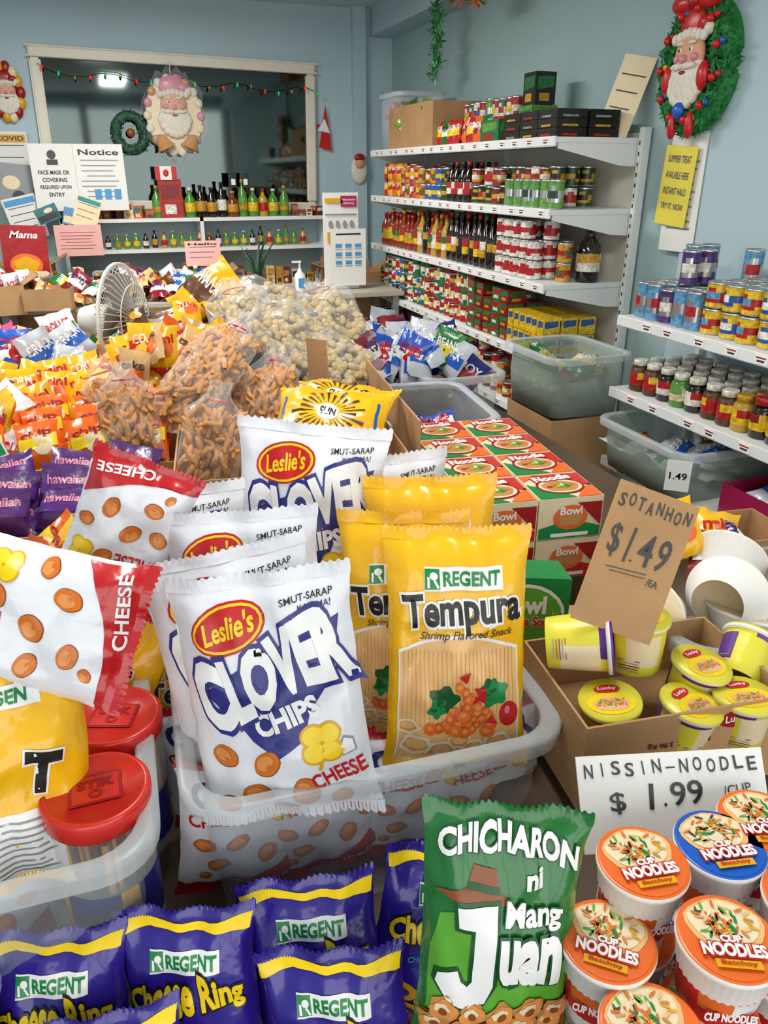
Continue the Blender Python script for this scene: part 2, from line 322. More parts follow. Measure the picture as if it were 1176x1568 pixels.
def juan(w=.175,h=.28,t=.07,seed=5):
    mb=MB(); S=Pil(w,h,t,seed,24,34); S.mesh(mb,'f_green'); d=D(mb,S,w)
    d.poly([(-.45,.8),(-.4,1.0),(-.2,1.1),(.0,.9),(.3,.7),(.45,.75),(.45,.4),(.0,.4),(-.45,.4)],'lgreen',1)
    d.text('CHICHARON',.02,1.40,.84,.13,'white',4,.04,-3,0,'dgreen',.08,lambda i,j:(i,j-1.0*(i*1.5)**2+.3))
    d.poly([(-.44,1.12),(-.24,1.18),(-.20,1.30),(-.06,1.28),(-.04,1.16),(.06,1.10),(-.14,1.08)],'copper',2); d.poly([(-.24,1.17),(-.23,1.21),(-.04,1.19),(-.04,1.15)],'dgreen',3)
    d.text('ni',.18,1.24,.09,.10,'white',3,.04)
    def J(k,m,l):
        P=[(-.05+k,1.10+k),(-.05+k,.62),(-.09,.50-k*.7),(-.20,.45-k),(-.33,.50-k*.8),(-.40-k,.60),(-.39-k,.66+k),(-.27,.68+k),(-.25+k,.62+k*.3),(-.21,.60+k),(-.18-k,.64),(-.18-k,.96-k),(-.28-k,.97-k),(-.29-k,1.08+k)]
        d.poly(P,m,l)
    J(.025,'dgreen',3); J(0,'white',5)
    d.text('Mang',.18,1.03,.34,.17,'white',8,.03,0,0,'dgreen',.07)
    d.text('uan',.17,.77,.36,.24,'white',8,.05,0,0,'dgreen',.085)
    rr=random.Random(3)
    d.poly([(-.47,.0),(.47,0),(.47,.36),(.3,.50),(.0,.40),(-.3,.44),(-.47,.36)],'copper',1)
    for j in range(4):
        for i in range(5):
            x=-.38+.18*i+.04*(j%2); y=.05+.12*j+rr.uniform(-.03,.03); r=.10
            d.ell(x,y,r,r*.85,'tan',2+j,rr.uniform(0,90),k=.12,n=18); d.ell(x,y,r*.85,r*.68,'chiphi',3+j,30,k=.1); d.ell(x-.01,y+.02,r*.5,r*.3,'cream',4+j,k=.1); d.ell(x,y,r*.3,r*.24,'copper',5+j)
    return mb
def pack(w,h,t,body,seed=0,band=None,txt=None,tcol='white',blob=None,nu=8,nv=8):
    mb=MB(); S=Pil(w,h,t,seed,nu,nv,wr=1.3); S.mesh(mb,body); d=D(mb,S,w); a=h/w
    if band: d.poly([(-.46,a*.3),(.46,a*.38),(.46,a*.68),(-.46,a*.6)],band,1)
    if blob: d.ell(.12,a*.42,.24,.24*min(1,a),blob,2)
    if txt: d.text(txt,0,a*.66,.72,.2*a,tcol,3,.03,5)
    return mb
def clearbag(w,h,t,content,seed=0,n=120,size=.022,stick=True):
    mb=MB(); S=Pil(w,h,t,seed,18,24,wr=1.6,neck=.66,sag=.3); S.mesh(mb,'clearbag'); rr=random.Random(seed)
    for i in range(n):
        x=rr.uniform(-.40,.40)*w; y=rr.uniform(.06,.74)*h; p=S.pt(x,y,-1); q_=S.pt(x,y,1)
        if q_.y-p.y<size: continue
        f=rr.choice((.1,.15,.25,.5,.8)) ; c=p.lerp(q_,f)
        if c.y-p.y<size*.45: c.y=p.y+size*.45
        if stick:
            E=Matrix.Translation(c)@Ry(rr.gauss(0,38))@Rx(rr.uniform(-14,14))@Rz(rr.uniform(0,360))
            L=size*rr.uniform(.8,1.3); b=size*.22; mb.tube([(b,0,-L),(b*.2,0,-L*.5),(0,0,0),(b*.2,0,L*.5),(b,0,L)],[size*.2,size*.36,size*.4,size*.36,size*.18],content,E,7)
        else:
            E=Matrix.Translation(c)@Euler((rr.uniform(0,6),rr.uniform(0,6),rr.uniform(0,6))).to_matrix().to_4x4()
            mb.ell((0,0,0),(size*rr.uniform(.45,.7),size*.5,size*.4),content,E,7,5); mb.ell((size*.35,0,size*.15),(size*.3,size*.35,size*.3),content,E,6,4)
    y=h*.83; mb.tube([(w*.17*math.cos(2*pi*k/12),.012*math.sin(2*pi*k/12),y) for k in range(12)],.0025,'red',closed=True)
    return mb
# ---------------------------------------------------------------- containers
def tub(w,d,h,body='tubp',rim='tubrim',rimw=.022):
    mb=MB()
    def ringp(hw,hd,r,z,n=6):
        P=[]
        for cx,cy,a0 in ((1,1,0),(-1,1,90),(-1,-1,180),(1,-1,270)):
            for k in range(n+1):
                a=math.radians(a0+90*k/n); P.append((cx*(hw-r)+r*math.cos(a),cy*(hd-r)+r*math.sin(a),z))
        return P
    tp=.88
    L=[ringp(w/2*tp,d/2*tp,.05,0),ringp(w/2*(tp+.06),d/2*(tp+.06),.055,h*.5),ringp(w/2-.014,d/2-.014,.06,h-.03),ringp(w/2-.012,d/2-.012,.06,h-.004),
       ringp(w/2-.008,d/2-.008,.062,h),ringp(w/2+rimw-.01,d/2+rimw-.01,.075,h+.001),ringp(w/2+rimw-.006,d/2+rimw-.006,.075,h-.004),ringp(w/2+rimw-.008,d/2+rimw-.008,.075,h-.026)]
    n=len(L[0]); vs=[p for l in L for p in l]; fs=[];ms=[]
    for i in range(len(L)-1):
        for k in range(n): fs.append((i*n+k,i*n+(k+1)%n,(i+1)*n+(k+1)%n,(i+1)*n+k)); ms.append(body if i<3 else rim)
    fs.append(tuple(range(n))[::-1]); ms.append(body); mb.add(vs,fs,ms,None,True)
    return mb
def carton(w,d,h,flap=0,m='cardboard',tk=.004,ang=60):
    mb=MB()
    mb.box((0,0,tk/2),(w,d,tk),m)
    for sx in(-1,1): mb.box((sx*(w/2-tk/2),0,h/2+tk/2),(tk,d-2*tk,h-tk),m)
    for sy in(-1,1): mb.box((0,sy*(d/2-tk/2),h/2+tk/2),(w,tk,h-tk),m)
    if flap:
        for sx in(-1,1):
            mb.box((0,0,flap/2),(tk,d-.01,flap),m,Tr(sx*w/2,0,h)@Ry(sx*ang))
    return mb
def table(w,d,h,top='tabletop',leg='dgrey',skirt=None):
    mb=MB(); mb.box((0,0,h-.015),(w,d,.03),top,bev=.004)
    for i in(-1,1):
        for j in(-1,1): mb.box((i*(w/2-.05),j*(d/2-.05),(h-.03)/2),(.04,.04,h-.03),leg)
    if skirt: mb.box((0,0,(h-.04)/2),(w-.2,d-.2,h-.04),skirt)
    return mb
# ---------------------------------------------------------------- grocery items
def can(r,h,c1,c2='silver',c3=None,seg=16):
    mb=MB(); c3=q(c3 or c1); c1=q(c1); c2=q(c2)
    pr=[(r*.9,0),(r,.004),(r*.97,.008),(r*.97,h*.22),(r*.97,h*.36),(r*.97,h*.62),(r*.97,h*.78),(r*.97,h-.008),(r,h-.004),(r*.93,h),(r*.9,h-.003)]
    def mf(i,k):
        if i<1 or i>=7: return 'silver'
        if i==4: return c3 if k%8<4 else c2
        if i==3: return c2 if k%8<5 else c1
        if i==5: return c2 if k%8 in(1,2) else c1
        return c1
    mb.lathe(pr,'silver',None,seg,mf=mf); return mb
def jar(r,h,body,label,lid,l2='white'):
    body,label,lid,l2=q(body),q(label),q(lid),q(l2)
    mb=MB(); pr=[(r*.85,0),(r,.006),(r,h*.2),(r*1.01,h*.21),(r*1.01,h*.40),(r*1.01,h*.62),(r,h*.63),(r*.95,h*.74),(r*.72,h*.82),(r*.78,h*.83),(r*.78,h*.98),(r*.74,h)]
    def mf(i,k):
        if i>=9: return lid
        if i==3: return label
        if i==4: return l2 if k%8<4 else label
        return body
    mb.lathe(pr,lid,None,16,mf=mf); return mb
def bottle(r,h,body,label,cap,l2=None):
    l2=q(l2 or label); label,cap=q(label),q(cap)
    mb=MB(); pr=[(r*.9,0),(r,.006),(r,h*.18),(r*1.01,h*.19),(r*1.01,h*.34),(r*1.01,h*.5),(r,h*.51),(r*.95,h*.62),(r*.4,h*.78),(r*.32,h*.9),(r*.4,h*.905),(r*.4,h*.99),(r*.3,h)]
    mb.lathe(pr,cap,None,12,mf=lambda i,k:cap if i>=9 else(label if i==3 else (l2 if i==4 and k%6<4 else label if i==4 else body))); return mb
def pbox(w,d,h,c,c2,c3='white'):
    c,c2,c3=q(c),q(c2),q(c3)
    mb=MB(); mb.box((0,0,h/2),(w,d,h),c)
    for (T,ww) in ((Tr(0,-d/2-.0006,0),w),(Rz(-90)@Tr(0,-w/2-.0006,0),d)):
        mb.quad([(-ww*.4,0,h*.45),(ww*.4,0,h*.55),(ww*.4,0,h*.88),(-ww*.4,0,h*.85)],c2,T); mb.quad([(-ww*.3,0,h*.1),(ww*.2,0,h*.1),(ww*.2,0,h*.35),(-ww*.3,0,h*.35)],c3,T)
    return mb
def fill(mb,items,x0,x1,y0,y1,z,dx,dy,stack=1,sh=.0,jit=.004,rot=True,short=0,mix=0):
    y=y0+dy/2; i=0
    while y<y1:
        x=x0+dx/2; it0=items[i%len(items)]
        while x<x1:
            for k in range(stack if R.random()>short else max(1,stack-1)):
                it=R.choice(items) if R.random()<mix else it0
                mb.put(it,Tr(x+R.uniform(-jit,jit),y+R.uniform(-jit,jit),z+k*sh)@Rz(R.uniform(-180,180) if rot else R.uniform(-4,4)))
            x+=dx
        y+=dy; i+=1
# ================================================================ ROOM
def slab(name,c,d,m): return MB().box(c,d,m).obj(name)
XR=2.3; XL=-2.3; YB=6.42; YF=-1.3; ZC=2.72
slab('floor',((XR+XL)/2,(YB+YF)/2,-.05),(XR-XL+.2,YB-YF+.2,.1),'floorm')
slab('ceiling',((XR+XL)/2,(YB+YF)/2,ZC+.05),(XR-XL+.2,YB-YF+.2,.1),'ceil')
slab('wall_back',((XR+XL)/2,YB+.05,ZC/2),(XR-XL+.2,.1,ZC),'wallblue')
slab('wall_right',(XR+.05,(YB+YF)/2,ZC/2),(.1,YB-YF,ZC),'wallteal')
slab('wall_left',(XL-.05,(YB+YF)/2,ZC/2),(.1,YB-YF,ZC),'wallblue')
w=MB(); w.box(((XR+XL)/2,YF-.05,.3),(XR-XL,.1,.6),'wallblue'); w.box(((XR+XL)/2,YF-.05,2.64),(XR-XL,.1,.16),'wallblue')
for x in (XL+.1,0,XR-.1): w.box((x,YF-.05,1.58),(.12,.1,1.96),'trimw')
w.obj('wall_front')
MB().box((2.21,(YB+YF)/2,2.63),(.18,YB-YF,.18),'wallblue').obj('trim_1')
MB().box((2.02,6.39,1.36),(.10,.06,2.72),'wallblue').obj('trim_2')
MB().box((2.285,2.4,1.36),(.03,.75,2.5),'wallblue').obj('trim_3')
# mirror
m=MB(); X0,X1,Z0,Z1=-.27,1.63,1.37,2.33; fw=.075
m.box(((X0+X1)/2,6.405,(Z0+Z1)/2),(X1-X0,.02,Z1-Z0),'mirror')
for (cx,cz,sx,sz) in (((X0+X1)/2,Z1,X1-X0+fw,fw),((X0+X1)/2,Z0,X1-X0+fw,fw),(X0,(Z0+Z1)/2,fw,Z1-Z0-fw),(X1,(Z0+Z1)/2,fw,Z1-Z0-fw)):
    m.box((cx,6.39,cz),(sx,.05,sz),'trimw',bev=.012)
for k in (-.03,.03): m.box(((X0+X1)/2,6.362,Z1+k),(X1-X0+fw+.02,.012,.010),'beard')
m.obj('framed_mirror',Tr(.68,0,1.85)@Ry(1.2)@Tr(-.68,0,-1.85))
m=MB(); P=[(-.25+i*.1,6.33,2.27-.05*abs(math.sin(i*.7))-.08*i/20) for i in range(20)]; m.tube(P,.0025,'dgreen')
for i,p in enumerate(P): m.ell((p[0]+.03,6.32,p[2]-.02),(.008,.008,.016),('bulbr','bulbg','gold_m')[i%3])
m.obj('string_lights')
m=MB()
for z in (1.30,1.09,.8): m.box((.72,6.27,z-.012),(1.95,.26,.024),'shelfwhite')
for x in (-.24,.72,1.68): m.box((x,6.27,.65),(.025,.26,1.3),'shelfwhite')
m.obj('display_shelf')
bt=[bottle(.03,.21,'glassG','gold','gold','lgreen'),bottle(.033,.19,'glassY','red','red'),bottle(.03,.2,'glassB','gold','black'),bottle(.035,.18,'glassG','yellow','white'),bottle(.03,.2,'glassB','white','black'),bottle(.035,.17,'glassA','gold','gold')]
m=MB(); x=.42
for i in range(13):
    m.put(bt[(0,5,1,3,2,2,4,5,0,3,1,3,0)[i]],Tr(x,6.22+R.uniform(-.02,.02),1.30)@Sc(1.15,1.15,R.uniform(1.0,1.25))); x+=.078
for q_ in (.98,1.07): m.box((q_,6.2,1.55),(.05,.004,.10),'black'); m.box((q_,6.197,1.54),(.03,.002,.04),'white')
m.obj('liquor_bottles')
m=MB()
for i in range(26): m.put(bt[(i*i+i//2)%6],Tr(-.15+i*.066,6.24+R.uniform(-.03,.03),1.09)@Sc(.7,.7,R.uniform(.45,.7)))
m.obj('small_bottles')
def boxes(name,x0,x1,y,z,hm,cols,depth=.1,T=I4):
    m=MB(); x=x0
    while x<x1:
        w=R.uniform(.04,.08); h=R.uniform(.4,1)*hm; a,b=R.sample(cols,2); m.put(pbox(w,depth,h,a,b,R.choice(['cream','gold','dgrey'])),T@Tr(x+w/2,y+R.uniform(-.02,.02),z)@Rz(R.uniform(-20,20))); x+=w+.012
    return m.obj(name)
boxes('gift_boxes',-.22,.38,6.25,1.30,.13,['teal','orange','dred','cream','copper','grey'])
boxes('gift_boxes',1.42,1.66,6.25,1.30,.09,['orange','dred','cream','copper'])
boxes('snack_boxes',-.22,1.6,6.25,.8,.16,['cream','copper','dred','gold','tan','dgreen','grey'])
m=MB(); m.put(pbox(.16,.12,.26,'red','dred','white'),Tr(.52,6.24,1.30)); m.box((.50,6.17,1.60),(.15,.004,.09),'paper'); m.quad([(.425,6.167,1.556),(.46,6.167,1.556),(.46,6.167,1.644),(.425,6.167,1.644)],'red'); m.quad([(.54,6.167,1.556),(.575,6.167,1.556),(.575,6.167,1.644),(.54,6.167,1.644)],'red'); m.ell((.5,6.167,1.60),(.02,.002,.025),'red'); m.obj('red_gift_box')
# ================================================================ plaques, papers
def flat_sheet(name,x,y,z,w,h,m='paper',lines=6,T=None,title=None,tcol='black',border=None,extra=None,lc='dgrey'):
    mb=MB(); mb.box((0,.002,h/2),(w,.003,h),m); S=Flat(); d=D(mb,S,w); a=h/w
    if border: d.rect(0,a*.88,.9,a*.14,border,1)
    if title: d.text(title,0,a*.88,.8,a*.08,tcol,2,.02)
    for i in range(lines): d.rect(-.03*(i%3),a*(.76-.62*i/max(1,lines)),.76-.06*(i%4),a*.016,lc,1)
    if extra: extra(d,a)
    return mb.obj(name,T if T else Tr(x,y,z))
flat_sheet('notice_sheet',-.24,6.10,1.36,.28,.42,lines=0,extra=lambda d,a:(d.ell(0,a*.84,.1,.1,'dgrey',2),d.rect(0,a*.73,.25,.12,'dgrey',2),d.text('FACE MASK OR',0,a*.58,.7,.09,'black',3,.02),d.text('COVERING',0,a*.47,.55,.09,'black',3,.02),d.text('REQUIRED UPON',0,a*.36,.7,.09,'black',3,.02),d.text('ENTRY',0,a*.25,.35,.09,'black',3,.02)))
flat_sheet('notice_sheet',.06,6.09,1.36,.32,.42,lines=8,title='Notice',lc='grey',extra=lambda d,a:[d.rect(-.1+.2*i,a*.25,.14,a*.16,'lblue',2) for i in range(3)])
flat_sheet('notice_sheet',-.5,6.37,1.50,.22,.36,lines=3,border='gold',title='COVID',extra=lambda d,a:d.rect(0,a*.2,.7,a*.25,'gold',2))
flat_sheet('notice_sheet',0,0,0,.22,.28,lines=4,border='lblue',T=Tr(-.44,6.14,1.18)@Ry(-12))
flat_sheet('photo_leaflet',0,0,0,.15,.10,'q_teal',lines=0,T=Tr(-.30,5.98,1.30)@Ry(-20),extra=lambda d,a:(d.rect(0,a*.3,.9,a*.4,'dgrey',1),d.ell(.1,a*.7,.2,.1,'cream',2)))
flat_sheet('photo_leaflet',0,0,0,.15,.11,'q_lblue',lines=0,T=Tr(-.16,5.96,1.27)@Ry(15),extra=lambda d,a:d.rect(0,a*.3,.9,a*.4,'cream',1))
flat_sheet('photo_leaflet',0,0,0,.22,.30,'grey',lines=0,T=Tr(-.52,6.2,1.36)@Ry(6),extra=lambda d,a:(d.ell(-.1,a*.6,.25,.2,'cream',1),d.ell(.1,a*.3,.2,.2,'dgrey',1)))
flat_sheet('notice_sheet',0,0,0,.16,.2,'cream',lines=3,border='teal',T=Tr(-.10,5.92,1.26)@Ry(20))
flat_sheet('pink_notice',-.14,5.9,1.08,.30,.20,'paperP',lines=6,lc='dred')
flat_sheet('pink_notice',.60,5.2,1.06,.22,.15,'paperP',lines=3,title='Hello')
def santa(mb,T,s,body='red'):
    mb.ell((0,-.03*s,.0),(.22*s,.07*s,.24*s),'skin',T,16,12); mb.ell((0,-.035*s,-.20*s),(.27*s,.07*s,.26*s),'beard',T,16,10)
    for i in range(9):
        a=math.radians(190+i*20); mb.ell((.22*s*math.cos(a),-.04*s,-.17*s+.24*s*math.sin(a)),(.07*s,.05*s,.08*s),'beard',T)
    for i in range(7): mb.ell(((-.21+.07*i)*s,-.06*s,(.19+.02*math.cos(i-3))*s),(.05*s,.04*s,.055*s),'beard',T)
    mb.ell((-.02*s,-.01*s,.30*s),(.21*s,.06*s,.16*s),body,T,14,8); mb.ell((.17*s,-.03*s,.28*s),(.10*s,.05*s,.07*s),body,T); mb.ell((.25*s,-.04*s,.22*s),(.06*s,.05*s,.06*s),'beard',T)
    mb.ell((0,-.115*s,-.02*s),(.04*s,.035*s,.04*s),'pink',T); mb.ell((0,-.10*s,-.14*s),(.05*s,.02*s,.02*s),'dred',T)
    for q_ in(-1,1):
        mb.ell((q_*.085*s,-.092*s,.06*s),(.03*s,.015*s,.022*s),'white',T); mb.ell((q_*.083*s,-.103*s,.06*s),(.013*s,.01*s,.015*s),'black',T); mb.ell((q_*.08*s,-.10*s,-.085*s),(.11*s,.04*s,.035*s),'beard',T); mb.ell((q_*.09*s,-.095*s,.12*s),(.06*s,.02*s,.018*s),'beard',T); mb.ell((q_*.13*s,-.08*s,-.01*s),(.05*s,.03*s,.04*s),'pink',T)
m=MB()
m.lathe([(.19,0),(.20,.01),(.19,.02)],'cream',Rx(90)@Sc(1,1.25,1),24)
for i in range(18):
    a=2*pi*i/18; m.ell((.185*math.cos(a),-.02,.235*math.sin(a)),(.03,.015,.03),('pink','cream','beard','tan')[i%4])
santa(m,Tr(0,-.02,.06),.42,'pink')
for q_ in(-1,1): m.lathe([(.07,0),(.05,.03),(.035,.08),(.008,.10)],'tan',Tr(q_*.08,-.05,-.21)@Ry(q_*25),14)
m.add([((.215+.02*math.sin(i*5))*math.cos(2*pi*i/40),-.085+.012*math.sin(i*3),(.29+.02*math.sin(i*3))*math.sin(2*pi*i/40)) for i in range(40)],[tuple(range(40))],'clearbag')
m.tube([(0,0,.25),(0,0,.36)],.003,'beard')
m.obj('santa_plaque',Tr(.61,6.28,1.97))
m=MB()
for i in range(14):
    a=2*pi*i/14; m.ell((.09*math.cos(a),0,.15*math.sin(a)),(.03,.02,.04),('dred','gold','cream')[i%3])
santa(m,Tr(0,-.01,0),.28,'dred'); m.obj('santa_plaque',Tr(-.47,6.39,2.1))
def wreath(rx,rz,th,m1,n=60,seed=1,dn=3,ls=1.0):
    mb=MB(); rr=random.Random(seed)
    mb.tube([(rx*math.cos(2*pi*i/32),0,rz*math.sin(2*pi*i/32)) for i in range(32)],th*.75,m1,seg=8,closed=True)
    for i in range(n):
        a=2*pi*i/n
        for k in range(dn):
            b=2*pi*k/dn+rr.random(); q_=th*.75; t=th*ls
            c=((rx+q_*math.cos(b))*math.cos(a),-abs(q_*math.sin(b))-.005,(rz+q_*math.cos(b))*math.sin(a))
            mb.add([(0,0,-t*.16),(t*.6,-t*.15,0),(0,0,t*.16),(-t*.2,0,0)],[(0,1,2,3)],m1,Matrix.Translation(c)@Euler((rr.uniform(-1,1),rr.uniform(0,6),rr.uniform(-1,1))).to_matrix().to_4x4())
    return mb
m=wreath(.10,.11,.045,'leafd',40,2); m.ell((0,-.03,.0),(.03,.02,.03),'copper'); m.obj('small_wreath',Tr(.3,6.33,1.86))
m=wreath(.145,.180,.075,'leaf',110,5,8,.6)
santa(m,Tr(0,-.05,.03),.37,'red')
for i in range(11):
    a=2*pi*i/11+.3; m.ell((.155*math.cos(a),-.07,.185*math.sin(a)),(.016,.014,.016),'red'); m.ell((.155*math.cos(a)+.025,-.065,.185*math.sin(a)+.01),(.012,.01,.012),('blue','red','gold')[i%3])
for q_ in (-1,1): m.ell((q_*.07,-.06,.21),(.07,.025,.035),'red'); m.ell((q_*.05,-.06,-.20),(.02,.02,.05),'red'); m.ell((q_*.10,-.07,-.04),(.03,.02,.05),'red')
m.ell((0,-.075,.21),(.025,.02,.025),'dred'); m.ell((0.0,-.08,-.15),(.03,.02,.03),'blue')
m.obj('santa_wreath',Tr(2.25,2.78,1.97)@Rz(-90))
T0=Tr(2.262,2.80,1.30)@Rz(-90)
flat_sheet('wall_notice',0,0,0,.21,.45,'paper',lines=10,T=T0,lc='grey')
flat_sheet('yellow_sign',0,0,0,.19,.30,'paperY',lines=0,T=Tr(2.245,2.84,1.40)@Rz(-90)@Ry(4),extra=lambda d,a:[d.text(s,0,a*(.84-.2*i),.74,a*.09,'navy',2,.0) for i,s in enumerate(('SUMMER TREAT','AVAILABLE HERE','INSTANT HALO','TRY IT, NOW'))])
m=MB(); rr=random.Random(4)
for i in range(420):
    t=i/420; c=Vector((2.08,5.0+.05*math.sin(t*22),2.54-.40*t)); m.add([(0,0,0),(.045,.003,0),(.045,-.003,.003)],[(0,1,2)],'tinsel',Matrix.Translation(c)@Euler((rr.uniform(0,6),rr.uniform(0,6),rr.uniform(0,6))).to_matrix().to_4x4())
m.tube([(2.08,5.0+.05*math.sin(i*1.1),2.54-.02*i) for i in range(20)],.006,'tinsel'); m.obj('tinsel_garland')
m=MB(); m.ell((0,0,0),(.09,.09,.05),'gold_m')
for i in range(160): m.add([(0,0,0),(.12,.005,0),(.12,-.005,.004)],[(0,1,2)],('gold_m','bulbr','tinsel')[i%3],Euler((rr.uniform(-.6,.6),rr.uniform(-.6,.6),rr.uniform(0,6))).to_matrix().to_4x4())
m.tube([(0,0,.01),(0,0,.25)],.003,'dgreen')
m.obj('hanging_tinsel_star',Tr(1.98,4.35,2.47))
m=MB(); m.add([(0,0,0),(.10,0,-.02),(.06,0,.30)],[(0,1,2)],'red'); m.add([(-.01,-.002,.12),(.09,-.002,.10),(.05,-.002,.2)],[(0,1,2)],'white'); m.box((.0,.004,.15),(.12,.004,.02),'red'); m.obj('paper_flag',Tr(1.69,6.38,1.78))
m=MB(); m.ell((0,0,0),(.07,.02,.10),'beard'); m.ell((0,-.02,.05),(.04,.02,.04),'skin'); m.ell((0,-.02,.09),(.045,.02,.03),'dred'); m.obj('wall_ornament',Tr(2.0,6.34,1.62))
# ================================================================ GONDOLA
def gondola(name,y0,y1,zs,top,xf=1.85,xb=2.27,base=True):
    m=MB(); L=y1-y0
    for i,z in enumerate(zs):
        ys=y0; l=y1-ys; cy=(y1+ys)/2
        m.box(((xf+xb)/2,cy,z-.012),(xb-xf,l,.022),'shelfwhite'); m.box((xf-.004,cy,z-.018),(.012,l,.04),'shelfwhite',bev=.003)
        k=int(l/.14)
        for j in range(k):
            yy=ys+.08+j*.14+R.uniform(-.03,.03); m.box((xf-.0115,yy,z-.018),(.002,.05,.028),'tag'); m.box((xf-.013,yy,z-.022),(.001,.03,.006),'dgrey'); m.box((xf-.013,yy,z-.012),(.001,.04,.004),'dred')
        for yy in (ys+.008,y1-.008):
            a=[(xf+.01,yy,z-.022),(xb,yy,z-.022),(xb,yy,z-.115),(xb-.1,yy,z-.11),(xf+.01,yy,z-.045)]
            m.add([(p[0],p[1]-.004,p[2]) for p in a]+[(p[0],p[1]+.004,p[2]) for p in a],[(0,1,2,3,4),(9,8,7,6,5)]+[(i,(i+1)%5+0,(i+1)%5+5,i+5) for i in range(5)],'shelfwhite')
    m.box((xb+.008,(y0+y1)/2,top/2),(.012,L,top),'trimw')
    for yy in (y0-.02,y1,(y0+y1)/2):
        m.box((xb-.002,yy,top/2+.01),(.045,.03,top+.02),'shelfwhite',bev=.004)
        for k in range(30):
            if yy==y0-.02: m.box((xb-.025,yy,.5+k*.042),(.002,.008,.016),'dgrey')
    if base: m.box(((xf+xb)/2,(y0+y1)/2,.09),(xb-xf,L,.18),'shelfwhite')
    return m.obj(name)
gondola('grocery_shelf',3.12,5.57,[1.74,1.455,1.14,.82,.53,.22],1.76)
gondola('grocery_shelf',.9,2.55,[1.10,.82,.53],1.2)
cG=can(.033,.11,'green','white','red'); cR=can(.033,.11,'red','white','yellow'); cW=can(.033,.11,'white','red','blue'); cB=can(.037,.085,'blue','yellow','white'); cY=can(.035,.085,'gold','red','green'); cGr=can(.035,.12,'lgreen','silver','dgreen')
cK=can(.037,.085,'dgreen','gold','black'); cO=can(.037,.1,'orange','red','yellow'); cRW=can(.038,.085,'white','red','red'); cM=can(.036,.08,'dred','gold','white'); cP=can(.033,.12,'purple','silver','white'); cSB=can(.033,.13,'lblue','silver','red'); cBr=can(.037,.085,'brown','cream','red'); cKk=can(.036,.09,'black','gold','red')
rbag=pack(.09,.13,.035,'f_red',31,band='yellow',txt='SOUP'); obag=pack(.09,.13,.035,'f_orange',32,band='dred',txt='MIX'); gbag=pack(.09,.13,.035,'f_green',33,band='white',txt='TEA',tcol='dgreen')
m=MB()
for r_ in range(2):
    y=3.97
    while y<4.72: m.put(R.choice([rbag,obag,rbag,gbag]),Tr(1.93+.1*r_,y,1.742+.0)@Rz(-90+R.uniform(-15,15))@Rx(-8)); y+=.085
m.obj('soup_mix_packets')
m=MB(); fill(m,[cR,cW,cG,cR,cGr],2.08,2.2,3.95,4.7,1.74,.075,.075,2,.112,mix=.4); m.obj('canned_goods')
carton(.34,.75,.24).obj('cardboard_box',Tr(2.06,4.95,1.742))
tub(.34,.42,.33,'clearjar','tubrim',rimw=.012).obj('clear_storage_bin',Tr(2.05,5.33,1.742))
def packpile(name,packs,T,w,d,h,n,seed=0,tilt=(-30,60)):
    m=MB(); rr=random.Random(seed)
    for i in range(n):
        x,y=rr.uniform(-.5,.5)*w,rr.uniform(-.5,.5)*d; z=h*rr.uniform(.2,1)*(1-(.6*abs(2*x/w))**2*.5)
        m.put(rr.choice(packs),Tr(x,y,z)@Rz(rr.uniform(-60,60))@Rx(-rr.uniform(*tilt))@Ry(rr.uniform(-50,50))@Tr(0,0,-.04))
    return m.obj(name,T)
pr_=pack(.09,.11,.03,'f_red',1,txt='mix',band='white'); pg_=pack(.12,.14,.04,'f_green',2,band='yellow',txt='BEANS'); py_=pack(.11,.13,.04,'f_yellow',3,band='red',txt='CORN'); po_=pack(.11,.12,.04,'f_orange',4,band='yellow',txt='chip',tcol='dred',blob='cream')
pp_=pack(.13,.10,.04,'f_dkpurple',5,txt='hawaiian',tcol='pink',band='purple'); ps_=pack(.13,.15,.05,'f_silver',6,band='blue',txt='CRACK'); pb_=pack(.12,.16,.05,'f_blue',7,band='white',txt='CHIPS',tcol='red',blob='red'); pk_=pack(.12,.15,.05,'f_pink',8,band='yellow',txt='OISHI'); pm_=pack(.12,.15,.05,'f_maroon',9,band='white',txt='NUTS',tcol='navy'); pt_=pack(.1,.12,.04,'f_tan',10,txt='cake',tcol='brown',blob='orange'); pl_=pack(.12,.15,.05,'f_lime',11,band='green',txt='PEAS'); pw_=pack(.13,.17,.05,'f_white',12,band='green',txt='ROLLER',tcol='red'); pn_=pack(.12,.15,.05,'f_navyf',13,band='red',txt='BOY',tcol='white'); pbl_=pack(.1,.12,.04,'brown',14,blob='gold'); py2_=pack(.10,.12,.04,'f_yellow',15,blob='orange',txt='mini',tcol='red')
packpile('candy_packets',[pr_],Tr(2.05,5.33,1.76),.24,.3,.22,26,3)
packpile('green_packets',[pg_,pl_],Tr(1.98,4.9,1.80),.1,.4,.14,9,4)
m=MB()
for i in range(3):
    for j in range(3):
        for k in range(2): m.put(pbox(.15,.155,.034,'black','black',('red','gold','grey')[(i+j)%3]),Tr(1.94+.16*k,3.24+.16*i,1.742+.036*j))
m.obj('noodle_boxes')
m=MB(); m.put(pbox(.1,.2,.1,'green','lgreen','red'),Tr(1.95,3.86,1.742)).put(pbox(.14,.13,.16,'lgreen','green','white'),Tr(2.12,3.78,1.742)); m.put(pbox(.11,.12,.14,'black','green','gold'),Tr(2.12,3.78,1.905)); m.obj('tea_boxes')
flat_sheet('paper_flyer',0,0,0,.15,.32,'cream',lines=3,T=Tr(2.16,3.2,1.75)@Rz(-60)@Rx(-14)@Ry(12))
